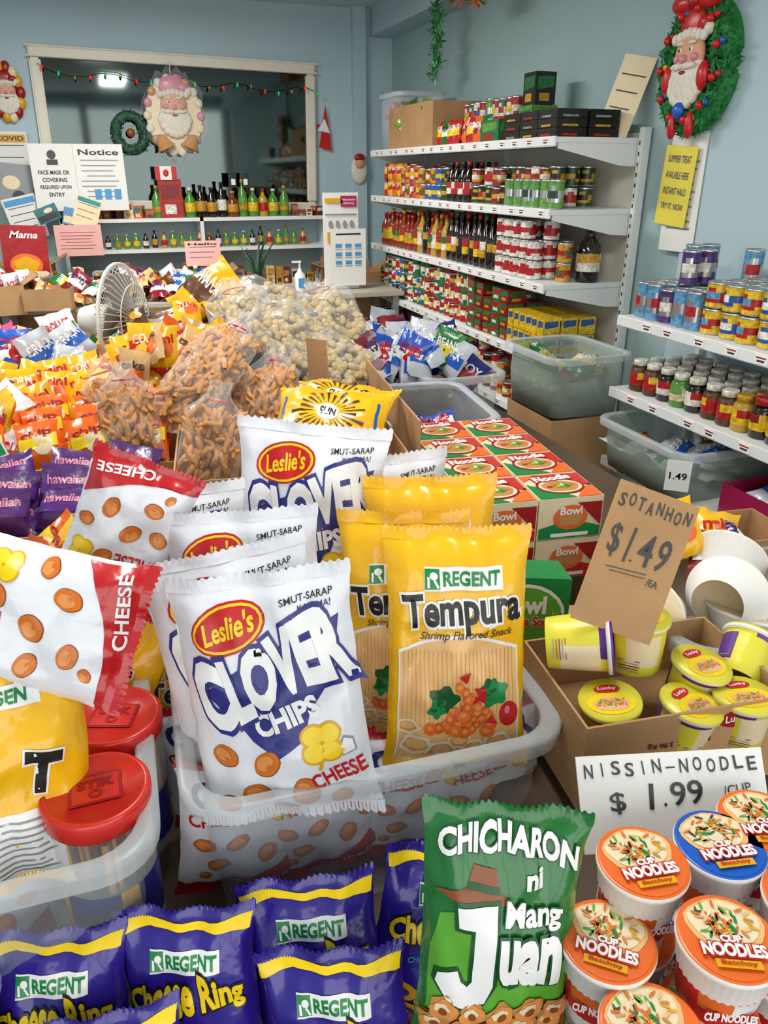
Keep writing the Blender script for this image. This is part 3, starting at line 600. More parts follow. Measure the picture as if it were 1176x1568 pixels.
# shelf 1.455
m=MB(); fill(m,[cY,cO,cR,cY],1.87,2.2,4.7,5.1,1.455,.08,.078,2,.087,mix=.3); fill(m,[cK,cB,cY,cM,cKk],1.87,2.2,4.35,4.7,1.455,.08,.078,2,.087,mix=.4)
fill(m,[cK,cBr,cRW,cM,cKk],1.95,2.2,3.3,4.0,1.455,.08,.078,2,.09,mix=.4); fill(m,[cGr],1.87,1.95,3.15,3.62,1.455,.08,.082,1); fill(m,[cK,cM,cRW,cKk],1.87,1.95,3.62,4.0,1.455,.08,.078,2,.087,short=.4,mix=.4); m.obj('canned_goods')
m=MB()
for r_ in range(2):
    for k in range(2):
        y=5.13
        while y<5.52: m.put([rbag,obag,py_][int(y*50)%3],Tr(1.92+.1*r_,y,1.457+.10*k)@Rz(-90+R.uniform(-12,12))@Rx(-6)@Sc(.8)); y+=.085
m.obj('soup_mix_packets')
m=MB(); fill(m,[bottle(.032,.2,'glassB','red','red','white'),bottle(.032,.2,'glassB','white','black','red')],1.87,2.1,4.05,4.35,1.455,.075,.075); m.obj('sauce_bottles')
# shelf 1.14
m=MB(); bR=bottle(.033,.21,'sauceR','gold','red','green'); bA=bottle(.035,.24,'glassA','yellow','gold','red'); bD=bottle(.034,.26,'glassB','yellow','red','red'); bD2=bottle(.034,.26,'glassB','gold','green','white'); bW=bottle(.034,.24,'glassY','white','red','green'); bK=bottle(.034,.25,'glassB','black','black','gold')
fill(m,[bR,bR,bA],1.88,2.15,4.9,5.5,1.14,.078,.075); fill(m,[bW,bA,bW,bR,bK],1.88,2.15,4.35,4.9,1.14,.078,.075,mix=.3); fill(m,[bD,bK,bD2,bD,bK],1.88,2.15,3.68,4.35,1.14,.078,.075,mix=.3)
m.put(bottle(.055,.25,'glassB','white','red','gold'),Tr(2.1,3.18,1.14)); m.obj('soy_sauce_bottles')
m=MB(); fill(m,[cRW],1.87,2.15,3.3,3.67,1.14,.08,.08,3,.087,short=.5); fill(m,[cY],1.95,2.0,3.17,3.24,1.14,.08,.08,2,.087); m.obj('canned_milk')
# shelf .82
m=MB(); fill(m,[cB,cG,cRW,cK,cB,cKk],1.87,2.1,4.7,5.5,.82,.08,.078,3,.087,short=.3,mix=.4); fill(m,[cR,cG,cR,cM],1.87,2.1,3.95,4.7,.82,.08,.078,3,.087,short=.2,mix=.3); m.obj('canned_goods')
m=MB(); rb=pbox(.1,.09,.06,'dred','green','gold'); rg=pbox(.1,.09,.06,'green','red','white'); fill(m,[rb,rg,rb],1.87,2.1,3.5,3.95,.82,.11,.095,4,.062,rot=False,short=.3); m.obj('snack_boxes')
m=MB(); yb=pbox(.085,.055,.08,'yellow','blue','yellow'); fill(m,[yb],1.87,2.2,3.14,3.5,.82,.095,.06,2,.083,rot=False,jit=.002); m.obj('luncheon_meat_tins')
m=MB(); fill(m,[cK,cG,cB,cKk,cY],1.87,2.1,4.3,5.5,.53,.08,.078,2,.087,short=.3,mix=.4); fill(m,[cY,cR,cB,cKk],1.87,2.1,3.7,4.3,.53,.08,.078,3,.087,short=.3,mix=.4); fill(m,[cR,cM,cY],1.87,2.1,3.14,3.7,.53,.08,.078,2,.087,short=.2,mix=.3); m.obj('canned_goods')
m=MB(); fill(m,[cY,cR,cB,cK],1.87,2.0,3.14,5.5,.22,.08,.08,2,.087,short=.3); m.obj('canned_goods')
# near unit
m=MB(); fill(m,[cSB,cSB,cP,cSB],1.87,2.15,2.17,2.5,1.10,.072,.072,2,.132,short=.55)
cT=can(.04,.085,'yellow','blue','white'); cT2=can(.04,.085,'yellow','red','lblue'); fill(m,[cT,cT2],1.88,2.1,1.83,2.15,1.10,.085,.085,2,.087,short=.4)
cO2=can(.055,.11,'orange','white','red',18); fill(m,[cO2],1.88,2.05,1.45,1.85,1.10,.115,.115,3,.112,rot=True); m.obj('canned_goods')
m=MB(); jW=jar(.036,.12,'brown','red','white','yellow'); jW2=jar(.036,.12,'glassB','white','white','red'); jY=jar(.036,.12,'glassY','yellow','gold','red'); jD=jar(.038,.13,'glassB','yellow','red','dred'); jG=jar(.036,.12,'glassG','cream','white','lgreen')
fill(m,[jW,jW,jW2,jG,jW2],1.88,2.2,1.95,2.5,.82,.08,.08,mix=.3); fill(m,[jY,jD,jD],1.88,2.2,1.4,1.95,.82,.08,.08); m.obj('sauce_jars')
carton(.3,.5,.11,m='magplast').obj('magenta_basket',Tr(2.03,1.66,.532))
packpile('snack_packets',[ps_,pw_],Tr(2.03,1.64,.58),.18,.35,.06,6,8,(40,90))
# tubs beside
tub(.36,.44,.25,'tubg','tubrim').obj('plastic_storage_tub',Tr(1.80,2.82,.68)); packpile('green_packets',[pg_,pl_,pm_],Tr(1.80,2.82,.78),.2,.26,.12,10,9,(50,90))
carton(.32,.38,.67).obj('cardboard_box',Tr(1.80,2.82,.0))
tub(.42,.52,.19,'tubg','tubrim').obj('plastic_storage_tub',Tr(1.98,2.24,.533)); packpile('snack_packets',[ps_,pw_,pt_],Tr(1.98,2.24,.57),.26,.36,.08,10,10,(50,90))
carton(.34,.5,.42).obj('cardboard_box',Tr(1.55,2.28,.0))
flat_sheet('price_card',0,0,0,.08,.11,'paper',lines=0,T=Tr(1.75,1.98,.60)@Rz(-40),extra=lambda d,a:d.text('1.49',0,a*.5,.7,.3,'black',2,.01))
# ================================================================ back counter & clutter
table(2.5,.5,.88,'counter','grey').obj('back_counter',Tr(.62,5.2,0))
m=MB(); m.box((0,.01,.3),(.24,.004,.6),'paper'); d=D(m,Flat(),.24)
d.rect(-.2,2.3,.5,.12,'gold',1); d.rect(.22,2.28,.45,.28,'magenta',1); d.text('Keep physical',.22,2.32,.38,.07,'white',2); d.text('distancing',.22,2.23,.3,.07,'white',2); d.rect(0,1.95,.9,.04,'grey',1)
for i in range(4): d.ell(-.3+.2*i,1.7,.06,.1,'grey',1)
d.rect(.05,1.35,.9,.3,'gold',1); d.rect(-.15,1.36,.2,.14,'black',2)
m.box((.04,-.02,.2),(.24,.004,.36),'paper'); d=D(m,Flat(),.24,Tr(.04,-.023,.0)); d.rect(0,1.45,.7,.04,'black',1)
for i in range(3):
    for j in range(3): d.rect(-.28+.28*i,1.15-.22*j,.18,.1,'lblue',1); d.rect(-.28+.28*i,1.06-.22*j,.2,.02,'grey',1)
m.obj('distancing_poster_stand',Tr(1.50,5.16,.885))
m=MB(); m.lathe([(.03,0),(.035,.01),(.035,.11),(.015,.13),(.012,.15)],'white'); m.lathe([(.006,.14),(.006,.19)],'white'); m.box((-.02,0,.19),(.06,.014,.012),'white'); m.quad([(-.02,-.037,.03),(.02,-.037,.03),(.02,-.037,.09),(-.02,-.037,.09)],'lblue'); m.obj('hand_sanitizer_pump',Tr(1.2,5.12,.882))
m=MB(); m.lathe([(.04,0),(.055,.09),(.06,.1),(.05,.1),(.045,.085)],'black',None,16)
for i in range(12):
    a=i*2.4; L=.16+.05*(i%3); k=.25+.2*(i%4); m.tube([(0.01*math.cos(a),.01*math.sin(a),.08),(k*L*.5*math.cos(a),k*L*.5*math.sin(a),.08+L*.6),(k*L*1.2*math.cos(a),k*L*1.2*math.sin(a),.08+L)],[.011,.009,.001],'leafd')
m.obj('aloe_plant',Tr(.92,5.12,.882))
packpile('counter_clutter',[pt_,pbl_,ps_,pm_,pg_,pw_],Tr(.15,5.1,.90),1.1,.3,.10,34,71,(20,80))
boxes('counter_goods',-.4,.8,5.3,.882,.2,['cream','tan','copper','brown','dgrey','gold','grey'])
m=MB()
for i in range(9): m.put(bt[(i*2+1)%6],Tr(-.3+i*.12+R.uniform(-.03,.03),5.2+R.uniform(-.08,.08),.882)@Sc(1,1,R.uniform(.8,1.1)))
m.obj('sauce_bottles')
for i,(x,y,z,w,d_,h) in enumerate(((-.55,5.75,0,.5,.5,.85),(-.98,5.7,0,.45,.5,1.05),(-.5,5.75,.86,.36,.3,.2),(-.1,5.8,0,.4,.4,.9),(.5,5.8,0,.6,.4,.95),(1.75,5.95,0,.3,.3,1.0),(1.72,5.6,0,.4,.3,.95))):
    c=carton(w,d_,h,.1 if i%2==0 else 0); c.box((0,-d_/2-.002,h*.6),(w*.4,.002,h*.12),'cardboard_d'); c.obj('cardboard_box',Tr(x,y,z)@Rz(R.uniform(-4,4)))
flat_sheet('magazine_cover',0,0,0,.26,.36,'dred',lines=0,T=Tr(-.46,5.42,.95)@Ry(3),extra=lambda d,a:(d.ell(0,a*.36,.36,.26,'orange',2),d.ell(0,a*.36,.28,.18,'gold',3,k=.1),d.text('Mama',0,a*.85,.6,.15,'white',3,.02,0,.3)))
table(.9,.5,.85,'tabletop','dgrey',skirt='cardboard_d').obj('back_counter',Tr(-1.15,5.2,0))
packpile('snack_packets',[pt_,pbl_,ps_,pg_,pw_],Tr(-.85,5.15,.88),.9,.3,.14,34,77,(0,60))
c=carton(.3,.25,.16,.1); c.obj('cardboard_box',Tr(-.62,5.0,.86)@Rz(12)); c=carton(.26,.2,.12); c.obj('cardboard_box',Tr(-.32,4.95,.88)@Rz(-8))
# ================================================================ TABLES
table(2.0,1.95,.74,'tabletop',skirt='cardboard_d').obj('display_table',H(-.42,2.45,0,19.2))
table(1.35,.72,.56,'tabletop',skirt='cardboard_d').obj('display_table',H(-.42,.97,0,17))
table(.95,1.02,.70,'tabletop',skirt='cardboard_d').obj('display_table',H(.65,.93,0,6))
table(1.0,.3,.40,'tabletop',skirt='cardboard_d').obj('display_table',H(-.40,.50,0,17))
tub(.54,.50,.27).obj('plastic_storage_tub',H(-.062,1.070,.575,17))
tub(.54,.50,.27).obj('plastic_storage_tub',H(-.62,.843,.575,18))
# --- main bags
CL=[clover(seed=1).obj('chips_bag',H(-.125,.815,.778,-4,15,9)@Sc(1.04)).data]
CL.append(clover(seed=6,nu=20,nv=26).obj('chips_bag',H(-.170,.905,.785,6,15,10)).data)
link(CL[0],'chips_bag',H(-.20,1.00,.80,-3,14,5)); link(CL[1],'chips_bag',H(-.150,1.17,.870,-3,12,-5)@Sc(1.05)); link(CL[0],'chips_bag',H(.02,1.26,.80,8,12,3)); link(CL[1],'chips_bag',H(-.33,1.13,.79,0,12,5))
TP=tempura().obj('shrimp_snack_bag',H(.110,.925,.775,4,18,-1)).data
TQ=tempura(w=.21,seed=8,nu=20,nv=26).obj('shrimp_snack_bag',H(.035,1.0,.77,-8,14,3)).data
link(TP,'shrimp_snack_bag',H(.085,1.10,.79,2,14,1))
CH=cheeseclover().obj('cheese_chips_bag',H(-.36,1.12,1.19,6,12,156)@Sc(.78)).data
link(CH,'cheese_chips_bag',H(-.325,.86,1.035,8,30,72)@Sc(.88))
m=MB(); ch=cheeseclover(seed=9)
for i in range(4): m.put(ch,H(-.22+.135*i,.865+.037*i,.585,17,8,(-6,5,-3,7)[i])@Sc(.9,.8,.72))
for i in range(4): m.put(ch,H(-.26+.135*i,1.02+.037*i,.585,17,8,(6,-5,3,-7)[i])@Sc(.9,.8,.72))
m.obj('cheese_chips_bag')
YB_=yellowback().obj('shrimp_snack_bag',H(-.480,.72,.745,30,20,-7)).data; link(YB_,'shrimp_snack_bag',H(-.60,.80,.80,20,25,12)@Sc(.9,.9,.8))
link(YB_,'shrimp_snack_bag',H(-.50,1.04,.72,-20,25,-12)@Sc(.9,.9,.85)); link(TP,'shrimp_snack_bag',H(-.62,.99,.74,10,25,12)@Sc(.9,.9,.85)); link(TQ,'shrimp_snack_bag',H(-.36,1.05,.60,30,12,-12)@Sc(.9,.9,.85))
def lidjar():
    mb=MB(); r=.064; h=.25
    mb.lathe([(r*.9,0),(r,.01),(r,h-.045),(r*.93,h-.03)],'clearjar',None,32,cap=False)
    mb.lathe([(r*1.0,.03),(r*1.005,.12)],'navy',None,32,mf=lambda i,k:'gold' if k%8 in(1,2) else 'navy',cap=False)
    mb.lathe([(r*1.06,h-.032),(r*1.09,h-.028),(r*1.09,h-.004),(r*1.05,h),(r*.97,h),(r*.95,h-.004),(.001,h-.004)],'lid',None,40,cap=False)
    d=D(mb,Flat(),r*2,Tr(0,0,h-.003)@Rx(-90)); d.rect(0,0,.5,.42,'dred',1); d.rect(0,0,.45,.37,'lid',2); d.text('STIK',0,.07,.34,.11,'dred',4,.05); d.text('O',0,-.08,.12,.11,'dred',4,.05)
    rr=random.Random(2)
    for i in range(70):
        a=rr.uniform(0,6.28); k=rr.uniform(.2,.88)*r; mb.tube([(k*math.cos(a),k*math.sin(a),.01),(k*math.cos(a)+rr.uniform(-.004,.004),k*math.sin(a),.20)],.0055,'tan' if i%2 else 'brown')
    return mb
JM=lidjar().obj('wafer_stick_jar',H(-.378,.775,.615,20)).data; link(JM,'wafer_stick_jar',H(-.405,.93,.61,0))
m=MB()
for i in range(3): m.put(ch,H(-.80+.13*i,.66+.04*i,.585,17,10,(6,-8,5)[i])@Sc(.8,.8,.7))
m.obj('cheese_chips_bag')
RG=ring().obj('cheese_ring_bag',H(-.40,.60,.485,2,18,4)).data
for a,b,z,y,t,r in ((-.235,.625,.50,-4,16,6),(-.075,.655,.515,2,18,6),(-.035,.575,.50,-6,14,9),(-.30,.52,.45,8,18,6),(-.53,.53,.47,4,18,4),(.05,.70,.53,8,14,-12)): link(RG,'cheese_ring_bag',H(a,b,z,y,t,r))
juan().obj('pork_rind_bag',H(.112,.53,.732,0,15,-3))
# ================================================================ right front cups
def cupnoodle(lidc='orange',band='orange',c2='red',txt='CUP NOODLES'):
    mb=MB(); n=72
    pr=[(.033,0),(.034,.003),(.0365,.022),(.037,.023),(.040,.045),(.0425,.066),(.043,.067),(.0465,.096),(.049,.098),(.0495,.101),(.0485,.104),(.047,.105),(.001,.105)]
    def rf(a,z): return 1+(.02*math.cos(a*36) if .001<z<.0225 or .0665<z<.097 else 0)
    def mf(i,k):
        if i<2 or 6<=i<=9: return 'cup'
        if i==3: return c2
        if i==4: return (c2 if (k//9)%4==0 else 'white' if (k//9)%4==2 else band)
        if i in(2,5): return band
        return lidc
    mb.lathe(pr,'cup',None,n,rf=rf,mf=mf,cap=False)
    for k in (0,120,240):
        dd=D(mb,Flat(),.07,Rz(k)@Tr(0,-.0405,.035)@Rx(-7)); dd.text('CUP NOODLES',0,.16,.7,.13,'white',2,.05,0,0,'red',.13)
    S=Flat(); d=D(mb,S,.096,Tr(0,0,.1055)@Rx(-90))
    d.ell(0,0,.475,.475,lidc,0,n=40); d.ell(0,.14,.40,.30,'peach',1,k=.03); d.ell(0,.16,.36,.25,'cream',2,k=.05); rr=random.Random(len(lidc))
    for i in range(60):
        a=rr.uniform(0,6.28); k=rr.random()**.5; d.ell(.32*k*math.cos(a),.17+.2*k*math.sin(a),.055,.016,rr.choice(['gold','chip','lgreen','tan','peach2','orange','brown','cream','peach','green']),3+i%3,rr.uniform(0,180),n=8)
    d.text(txt[:3],0,-.05,.2,.07,'white',6,.05,0,0,'red',.11); d.text(txt[4:],0,-.17,.62,.13,'white',6,.05,0,0,'red',.13); d.rect(0,-.32,.44,.09,'gold',6); d.text('Batchoy',.0,-.32,.34,.06,'red',8,.02)
    return mb
cs=[cupnoodle('orange','orange','red').obj('cup_noodles',H(.335,.517,.815,-5)).data, cupnoodle('blue','blue','orange').obj('cup_noodles',H(.373,.632,.815,8)).data]
for a,b,z,k,y in ((.28,.608,.815,0,10),(.230,.545,.775,0,-20),(.435,.665,.815,0,0),(.250,.46,.765,0,15),(.44,.56,.815,0,0),
                (.335,.517,.708,0,30),(.373,.632,.708,1,50),(.28,.608,.708,0,60),(.43,.70,.708,0,60),(.44,.56,.708,0,10)):
    link(cs[k],'cup_noodles',H(a,b,z,y))
def sign(name,pts,m,fn,wd):
    A=[Vector(Hp(p[0],p[1],p[2])) for p in pts] # TL TR BR BL
    o=(A[3]+A[2])/2; x=(A[2]-A[3]).normalized(); w=((A[2]-A[3]).length+(A[1]-A[0]).length)/2; up=((A[0]+A[1])/2-o); h=up.length; up=(up-x*up.dot(x)).normalized(); y=up.cross(x).normalized()
    T=Matrix((( x.x,y.x,up.x,o.x),(x.y,y.y,up.y,o.y),(x.z,y.z,up.z,o.z),(0,0,0,1)))
    mb=MB(); mb.box((0,.002,h/2),(w,.003,h),m); fn(D(mb,Flat(),w),h/w); return mb.obj(name,T)
def f1(d,a):
    for i,ch_ in enumerate('NISSIN-NOODLE'):
        d.text(ch_,-.44+.073*i,a*(.84+.012*((i*7)%3)),.045 if ch_!='I' else .006,a*(.14 if ch_!='-' else .012),'black',1,.012,2+(i*5)%7-3)
    d.text('$',-.30,a*.50,.08,a*.22,'black',1,.01,4); d.text('1',-.12,a*.55,.02,a*.26,'black',1,.01,-4); d.ell(-.05,a*.46,.008,.008,'black',1); d.text('99',.07,a*.57,.17,a*.24,'black',1,.01,3); d.text('/CUP',.34,a*.58,.15,a*.10,'black',1,0,6)
sign('noodle_price_sign',[(.266,.752,.912),(.50,.772,.952),(.48,.70,.845),(.247,.69,.838)],'paper',f1,.2)
def f2(d,a):
    for i,ch_ in enumerate('SOTANHON'):
        d.text(ch_,-.40+.115*i,a*(.875+.01*((i*5)%3)),.075,a*.09,'black',1,.015,(i*5)%7-3)
    d.text('$',-.33,a*.60,.13,a*.23,'black',1,.01,3); d.text('1',-.14,a*.60,.025,a*.24,'black',1,.01,-3); d.ell(-.07,a*.5,.014,.014,'black',1); d.text('4',.07,a*.60,.17,a*.22,'black',1,.01,0); d.text('9',.28,a*.60,.14,a*.22,'black',1,.01,-4)
    d.rect(-.08,a*.43,.5,.012,'black',1,6); d.rect(-.05,a*.405,.44,.010,'black',1,5); d.text('/EA',.27,a*.40,.14,a*.05,'black',1)
sign('cardboard_price_sign',[(.372,1.069,1.180),(.49,1.056,1.130),(.40,.979,.948),(.28,.991,.990)],'cardboard',f2,.2)
c=carton(.34,.23,.15); d=D(c,Flat(),.34,Tr(0,-.116,0)); d.ell(.26,.375,.13,.05,'dred',1,4); d.text('Lucky Me!',.26,.375,.20,.05,'white',2,.02,4); d.text('NET WT. 3.96 Kg',-.05,.29,.3,.035,'black',1,0.01,180)
c.box((.0,.0,.05),(.33,.22,.004),'cardin')
c.obj('cardboard_box',H(.425,1.015,.735,13))
def tubcup(r=.047,h=.085,c1='pyellow',c2='purple',lidc='pyellow'):
    mb=MB(); mb.lathe([(r*.78,0),(r*.8,.002),(r*.84,h*.2),(r*.88,h*.45),(r*.91,h*.62),(r*.93,h*.8),(r*.95,h-.01),(r*1.04,h-.009),(r*1.05,h-.004),(r*1.02,h),(.001,h)],'cup',None,40,
      mf=lambda i,k:(('cream' if k in range(26,34) else 'purple' if k in range(8,16) else c1) if i in(2,3,4) else (c2 if i==5 and k%20<9 else c1)) if i<6 else('cup' if i<8 else lidc),cap=False)
    for k in (-30,90,210):
        dd=D(mb,Flat(),r*2,Rz(k)@Tr(0,-r*.90,0)@Rx(-7)); dd.ell(0,h/r/2*.62,.22,.11,'red',1); dd.text('Lucky',0,h/r/2*.62,.3,.1,'white',3,.03)
        for i in range(5): dd.rect(0,.12+.045*i,.34-.03*(i%2),.015,('grey','magenta','brown')[i%3],1)
    d=D(mb,Flat(),r*2,Tr(0,0,h+.0003)@Rx(-90)); d.ell(0,-.1,.40,.26,'yellow',1); d.ell(0,-.12,.3,.16,'peach',2,k=.05); d.ell(0,.24,.22,.1,'red',2); d.text('Lucky',0,.24,.3,.09,'white',4,.02)
    for i in range(16): d.ell(-.22+.03*i,-.14+.05*(i%3),.05,.02,('pink','lgreen','orange','gold','tan')[i%5],4+i%2,30*i,n=8)
    return mb
TCY=tubcup(.05,.09).obj('instant_noodle_cup',H(.407,1.045,.868,0,4,3)).data
for a,b,z,y,t,r in ((.485,1.01,.82,30,-8,-6),(.345,.945,.80,0,-5,5),(.445,.935,.80,40,-8,-6),(.57,1.03,.85,60,-12,-55),(.545,.95,.80,10,0,0)): link(TCY,'instant_noodle_cup',H(a,b,z,y,t,r)@Sc(.9))
tubcup(.05,.10,'pyellow','purple','purple').obj('instant_noodle_cup',H(.258,1.03,.920,-10,-12,-80))
tub(.5,.34,.13).obj('clear_storage_bin',H(.735,1.31,.725,13))
carton(.36,.16,.17).obj('cardboard_box',H(.72,1.56,.70,13))
def bowl():
    mb=MB(); mb.lathe([(.045,0),(.046,.003),(.07,.055),(.074,.057),(.076,.06),(.074,.063),(.001,.064)],'cup',None,72,rf=lambda a,z:1+(.014*math.cos(a*36) if .002<z<.056 else 0),mf=lambda i,k:'cup' if i<5 else 'cream',cap=False); return mb
BW=bowl().obj('noodle_bowl',H(.590,1.18,.90,0,100,-40)).data; link(BW,'noodle_bowl',H(.66,1.33,.87,0,60,-30)); link(BW,'noodle_bowl',H(.53,1.25,.84,0,-70,50)); link(BW,'noodle_bowl',H(.78,1.3,.87,0,40,-50)); link(BW,'noodle_bowl',H(.66,1.22,.80,0,10,-10))
link(py2_.obj('snack_packet',H(.60,1.36,.90,-10,40,20)).data,'snack_packet',H(.67,1.38,.88,10,50,-20)); link(pm_.obj('snack_packet',H(.73,1.34,.87,-10,60,40)).data,'snack_packet',H(.64,1.30,.87,20,70,-40))
def noodlecase():
    mb=MB(); nx,ny=2,4; w,d_,h=.155,.15,.10
    for k in range(2):
        for i in range(nx):
            for j in range(ny):
                T=Tr((i-.5*(nx-1))*w,(j-.5*(ny-1))*d_,k*h); mb.box((0,0,h/2),(w-.003,d_-.003,h-.002),'cream',T)
                for (TT,ww) in ((T@Tr(0,-d_/2+.0006,0),w),(T@Rz(-90)@Tr(0,-w/2+.0006,0),d_)):
                    dd=D(mb,Flat(),ww-.006,TT); a=h/ww; dd.poly([(-.49,.02),(.49,.02),(.49,a*.28),(.0,a*.5),(-.49,a*.3)],'lid' if (i+j+k)%2 else 'green',1); dd.poly([(.1,a*.9),(.49,a*.9),(.49,a*.3)],'dred',1); dd.ell(0,a*.55,.27,.2,'orange',2); dd.ell(0,a*.5,.2,.1,'tan',3,k=.1); dd.text('Bowl',0,a*.72,.34,.12,'white',4,.03); dd.rect(0,a*.12,.6,.06,'white',3)
                if k==1:
                    dd=D(mb,Flat(),w-.006,T@Tr(0,-d_/2,h-.0004)@Rx(-90)); dd.poly([(-.49,.02),(.1,.02),(-.49,.6)],'green',1); dd.poly([(.49,.95),(-.3,.95),(.49,.4)],'lid',1); dd.poly([(.1,.02),(.49,.02),(.49,.5),(.3,.3)],'orange',1); dd.poly([(-.49,.95),(-.2,.95),(-.49,.7)],'orange',1); dd.ell(0,.45,.38,.30,'dred',2); dd.ell(0,.45,.34,.26,'cream',3); dd.ell(0,.44,.29,.2,'tan',4,k=.05); dd.ell(.05,.45,.13,.09,'lgreen',5,k=.1); dd.text('Noodle',-.02,.76,.6,.17,'white',5,.05,8,0,'lid',.13)
                    for u in range(6): dd.ell(-.18+.07*u,.42+.05*(u%2),.05,.03,('red','orange','gold','cream','green','chip')[u],6,30*u,n=8)
    return mb
noodlecase().obj('instant_noodle_case',H(.275,1.83,.75,12))
m=MB(); m.box((0,0,.07),(.155,.10,.14),'green'); d=D(m,Flat(),.155,Tr(0,-.0505,0)); d.ell(0,.45,.46,.38,'white',1); d.ell(0,.45,.42,.34,'lgreen',2); d.text('Bowl',-.03,.58,.5,.2,'white',3,.04); d.text('Noodle Soup',0,.36,.66,.15,'lid',3,.04,0,0,'white',.08); m.obj('noodle_soup_box',H(.248,1.225,.80,2,8,-3)); m=MB(); m.box((0,0,.05),(.3,.14,.095),'cardboard'); m.obj('cardboard_box',H(.27,1.27,.702,4))
# ================================================================ mid table
tub(.34,.46,.19,'tubp','tubrim').obj('plastic_storage_tub',H(.13,2.36,.75,12)); packpile('snack_packets',[pb_,pm_],H(.13,2.36,.78,12),.2,.3,.06,8,11,(40,90))
tub(.30,.5,.19,'tubp','tubrim').obj('plastic_storage_tub',H(.22,2.92,.75,19))
carton(.55,1.05,.24).obj('cardboard_box',H(-.30,2.12,.745,12))
m=MB(); m.box((0,0,.15),(.005,.9,.30),'cardboard'); m.obj('cardboard_divider',H(-.005,2.25,.745,12))
m=MB(); m.box((0,0,.12),(.005,.10,.30),'cardboard'); m.obj('cardboard_divider',H(-.19,2.28,.88,40,4))
m=MB(); S=Pil(.30,.19,.09,21,20,14); S.mesh(m,'f_yellow'); d=D(m,S,.30)
for i in range(26):
    a=2*pi*i/26; r0=.09; r1=.26 if i%2 else .2; d.poly([(r0*math.cos(a)*1.2,.32+r0*math.sin(a)),(r1*math.cos(a+.07)*1.3,.32+r1*math.sin(a+.07)),(r1*math.cos(a-.05)*1.3,.32+r1*math.sin(a-.05))],'brown',1)
d.ell(0,.32,.10,.09,'white',2); d.text('SUN',0,.32,.14,.08,'black',3,.03); d.rect(-.43,.32,.025,.35,'blue',1); d.rect(.43,.32,.025,.35,'blue',1)
SB=m.obj('corn_snack_bag',H(-.15,1.79,.965,-6,50,-4)).data; link(SB,'corn_snack_bag',H(-.15,1.90,.99,-10,66,-8))
c1=clearbag(.17,.27,.09,'puff',3,150,.021).obj('puffed_snack_bag',H(-.645,1.88,.90,5,14,4)).data
c1b=clearbag(.16,.27,.085,'puff',13,140,.020).obj('puffed_snack_bag',H(-.43,1.69,.90,5,16,-12)).data
clearbag(.19,.42,.10,'puff',5,270,.023).obj('puffed_snack_bag',H(-.56,1.93,.98,-10,46,-20))
link(c1,'puffed_snack_bag',H(-.31,1.98,.93,-15,24,3)); link(c1b,'puffed_snack_bag',H(-.72,2.08,.88,30,18,10))
link(c1b,'puffed_snack_bag',H(-.44,2.05,.90,30,25,-10))
c3=clearbag(.24,.34,.12,'popc',7,200,.03,False).obj('popped_rind_bag',H(-.44,2.55,1.04,-5,45,20)).data
link(c3,'popped_rind_bag',H(-.24,2.50,1.02,10,50,28)); link(c3,'popped_rind_bag',H(-.06,2.46,.97,20,58,40)); link(c3,'popped_rind_bag',H(-.33,2.76,1.13,0,60,60)); link(c3,'popped_rind_bag',H(-.14,2.68,1.04,0,50,20))
packpile('snack_packets',[py_,po_,py2_,pt_,py2_],H(-.68,2.42,.95,0),.42,.4,.17,46,12,(0,60))
yk=pack(.2,.26,.08,'f_yellow',14,band='brown',txt='BANANA',tcol='white',nu=12,nv=14)
packpile('banana_chips_bags',[yk,py2_,pbl_,yk],H(-.66,2.78,.98,0),.5,.25,.18,16,15,(40,80))
packpile('snack_packets',[pb_,pm_,ps_,pn_,pw_],H(-.02,2.9,.85,10),.65,.45,.17,52,16,(0,50))
packpile('snack_packets',[pw_,pg_,ps_,pb_],H(.10,2.75,.92,0),.3,.25,.1,14,17,(0,50))
def tray(name,pk,a,b,z,w,d_,h,nx,ny,nl,yaw=19,tilt=30,seed=0,jit=8):
    carton(w,d_,h).obj('cardboard_tray',H(a,b,z,yaw)); m=MB(); rr=random.Random(seed)
    for j in range(ny):
        for i in range(nx):
            for l in range(nl):
                m.put(rr.choice(pk),Tr((i-(nx-1)/2)*w/nx*.95,(j-(ny-1)/2)*d_/ny*.9,.03+l*.06+.015*j)@Rz(rr.uniform(-jit,jit))@Rx(-tilt+rr.uniform(-12,12))@Ry(rr.uniform(-jit,jit)))
    return m.obj(name,H(a,b,z,yaw))
tray('purple_snack_packets',[pp_],-.78,1.58,.80,.54,.26,.10,4,3,2,12,34,1,16)
tray('orange_snack_packets',[po_],-.82,1.93,.83,.54,.30,.10,4,3,2,12,34,2,14)
tray('yellow_snack_packets',[py_,py2_,py2_],-.95,2.27,.84,.60,.34,.11,6,3,2,12,25,3,20)
packpile('snack_packets',[pg_,py_,pk_,pw_,ps_,pb_,pbl_,pt_,po_],H(-1.15,2.75,.88,10),.75,.6,.16,90,18,(0,60))
packpile('snack_packets',[pg_,py_,pt_,pw_,po_,pr_],H(-1.1,1.95,.86,10),.3,.6,.16,30,19,(0,60))
packpile('snack_packets',[po_,py_,pt_],H(-.62,1.42,.84,10),.5,.14,.06,10,22,(0,60))
for a,b,z in ((-.78,1.58,.74),(-.82,1.93,.74),(-.95,2.27,.74)): MB().box((0,0,.04),(.46,.24,.085 if b<1.7 else .09),'cardboard').obj('cardboard_box',H(a,b,z,12))
packpile('snack_packets',[po_,py2_],H(-.54,1.20,.84,10),.25,.2,.14,16,23,(0,60))
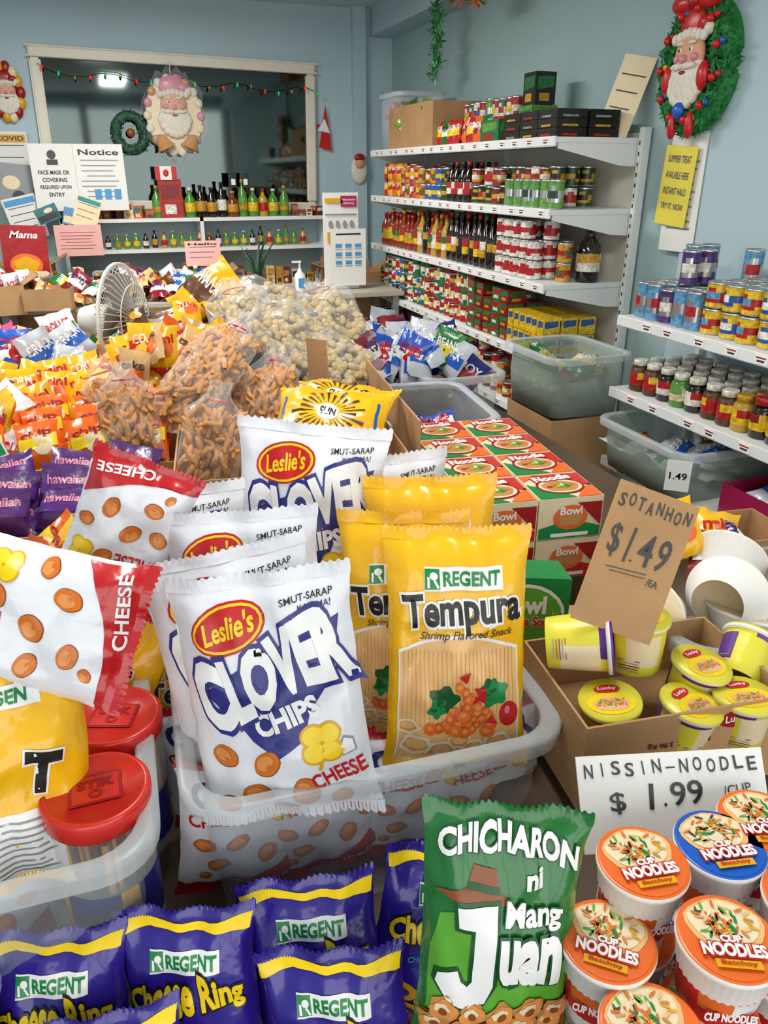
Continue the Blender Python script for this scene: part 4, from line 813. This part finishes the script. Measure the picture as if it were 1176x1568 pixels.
# ================================================================ fan
m=MB(); r=.185
for k_,s in ((-1,.05),(1,.04)):
    for k in range(44):
        a=2*pi*k/44; m.tube([(.035*math.cos(a),k_*s,.035*math.sin(a)),(.11*math.cos(a),k_*s*.95,.11*math.sin(a)),(.17*math.cos(a),k_*s*.5,.17*math.sin(a)),(r*math.cos(a),0,r*math.sin(a))],.0016,'fanw',seg=4)
    m.lathe([(.04,0),(.042,.006),(.03,.012)],'fanw',Tr(0,k_*s,0)@Rx(90),20)
for rr_,yy,th in ((r,0,.008),(.12,-.047,.0025),(.12,.037,.0025)): m.tube([(rr_*math.cos(2*pi*k/40),yy,rr_*math.sin(2*pi*k/40)) for k in range(40)],th,'fanw',closed=True)
for k in range(4):
    a=pi/2*k; m.grid(lambda u,v:((.03+.125*u)*math.cos(a+(v-.5)*(.9)),.02*(v-.5)*2,(.03+.125*u)*math.sin(a+(v-.5)*.9)),4,4,'grey')
m.lathe([(.05,0),(.055,.05),(.04,.10)],'fanw',Tr(0,.045,0)@Rx(-90),20); m.lathe([(.016,-.33),(.016,-.05)],'fanw',Tr(0,.07,0),12); m.lathe([(.13,-.35),(.13,-.33),(.03,-.32)],'fanw',Tr(0,.07,0),24)
m.obj('electric_fan',H(-.95,2.84,1.11,84)@Sc(1.05))
# ================================================================ lights
def lamp(name,x,y,w,l,e):
    mb=MB(); mb.box((0,0,.03),(w+.06,l+.06,.04),'shelfwhite'); mb.box((0,0,.006),(w,l,.01),'lampm'); o_=mb.obj(name,Tr(x,y,ZC-.06))
    a=bpy.data.lights.new(name,'AREA'); a.shape='RECTANGLE'; a.size=w; a.size_y=l; a.energy=e; a.color=(1,.97,.92)
    o=bpy.data.objects.new(name+'_light',a); bpy.context.collection.objects.link(o); o.parent=o_; o.location=(0,0,-.02)
lamp('ceiling_lamp',.4,1.4,.3,1.2,22); lamp('ceiling_lamp',.2,4.3,.3,1.2,60); lamp('ceiling_lamp',-1.3,3.0,.3,1.2,34)
a=bpy.data.lights.new('storefront_daylight','AREA'); a.shape='RECTANGLE'; a.size=4.2; a.size_y=1.9; a.energy=47; a.color=(1,.985,.96)
o=bpy.data.objects.new('storefront_daylight',a); o.location=(0,YF-.02,1.55); o.rotation_euler=(math.radians(90),0,0); bpy.context.collection.objects.link(o)
w=bpy.data.worlds.new('world'); bpy.context.scene.world=w; w.use_nodes=True; w.node_tree.nodes['Background'].inputs[0].default_value=(.9,.95,1,1); w.node_tree.nodes['Background'].inputs[1].default_value=.8
bpy.context.scene.view_settings.view_transform='Standard'
# ================================================================ camera
c=bpy.data.cameras.new('camera'); c.sensor_fit='VERTICAL'; c.sensor_height=36; c.lens=27.02; c.clip_start=.02
o=bpy.data.objects.new('camera',c); o.location=(0,0,1.6); o.rotation_euler=(math.radians(66.2),0,math.radians(-19.2)); bpy.context.collection.objects.link(o); bpy.context.scene.camera=o
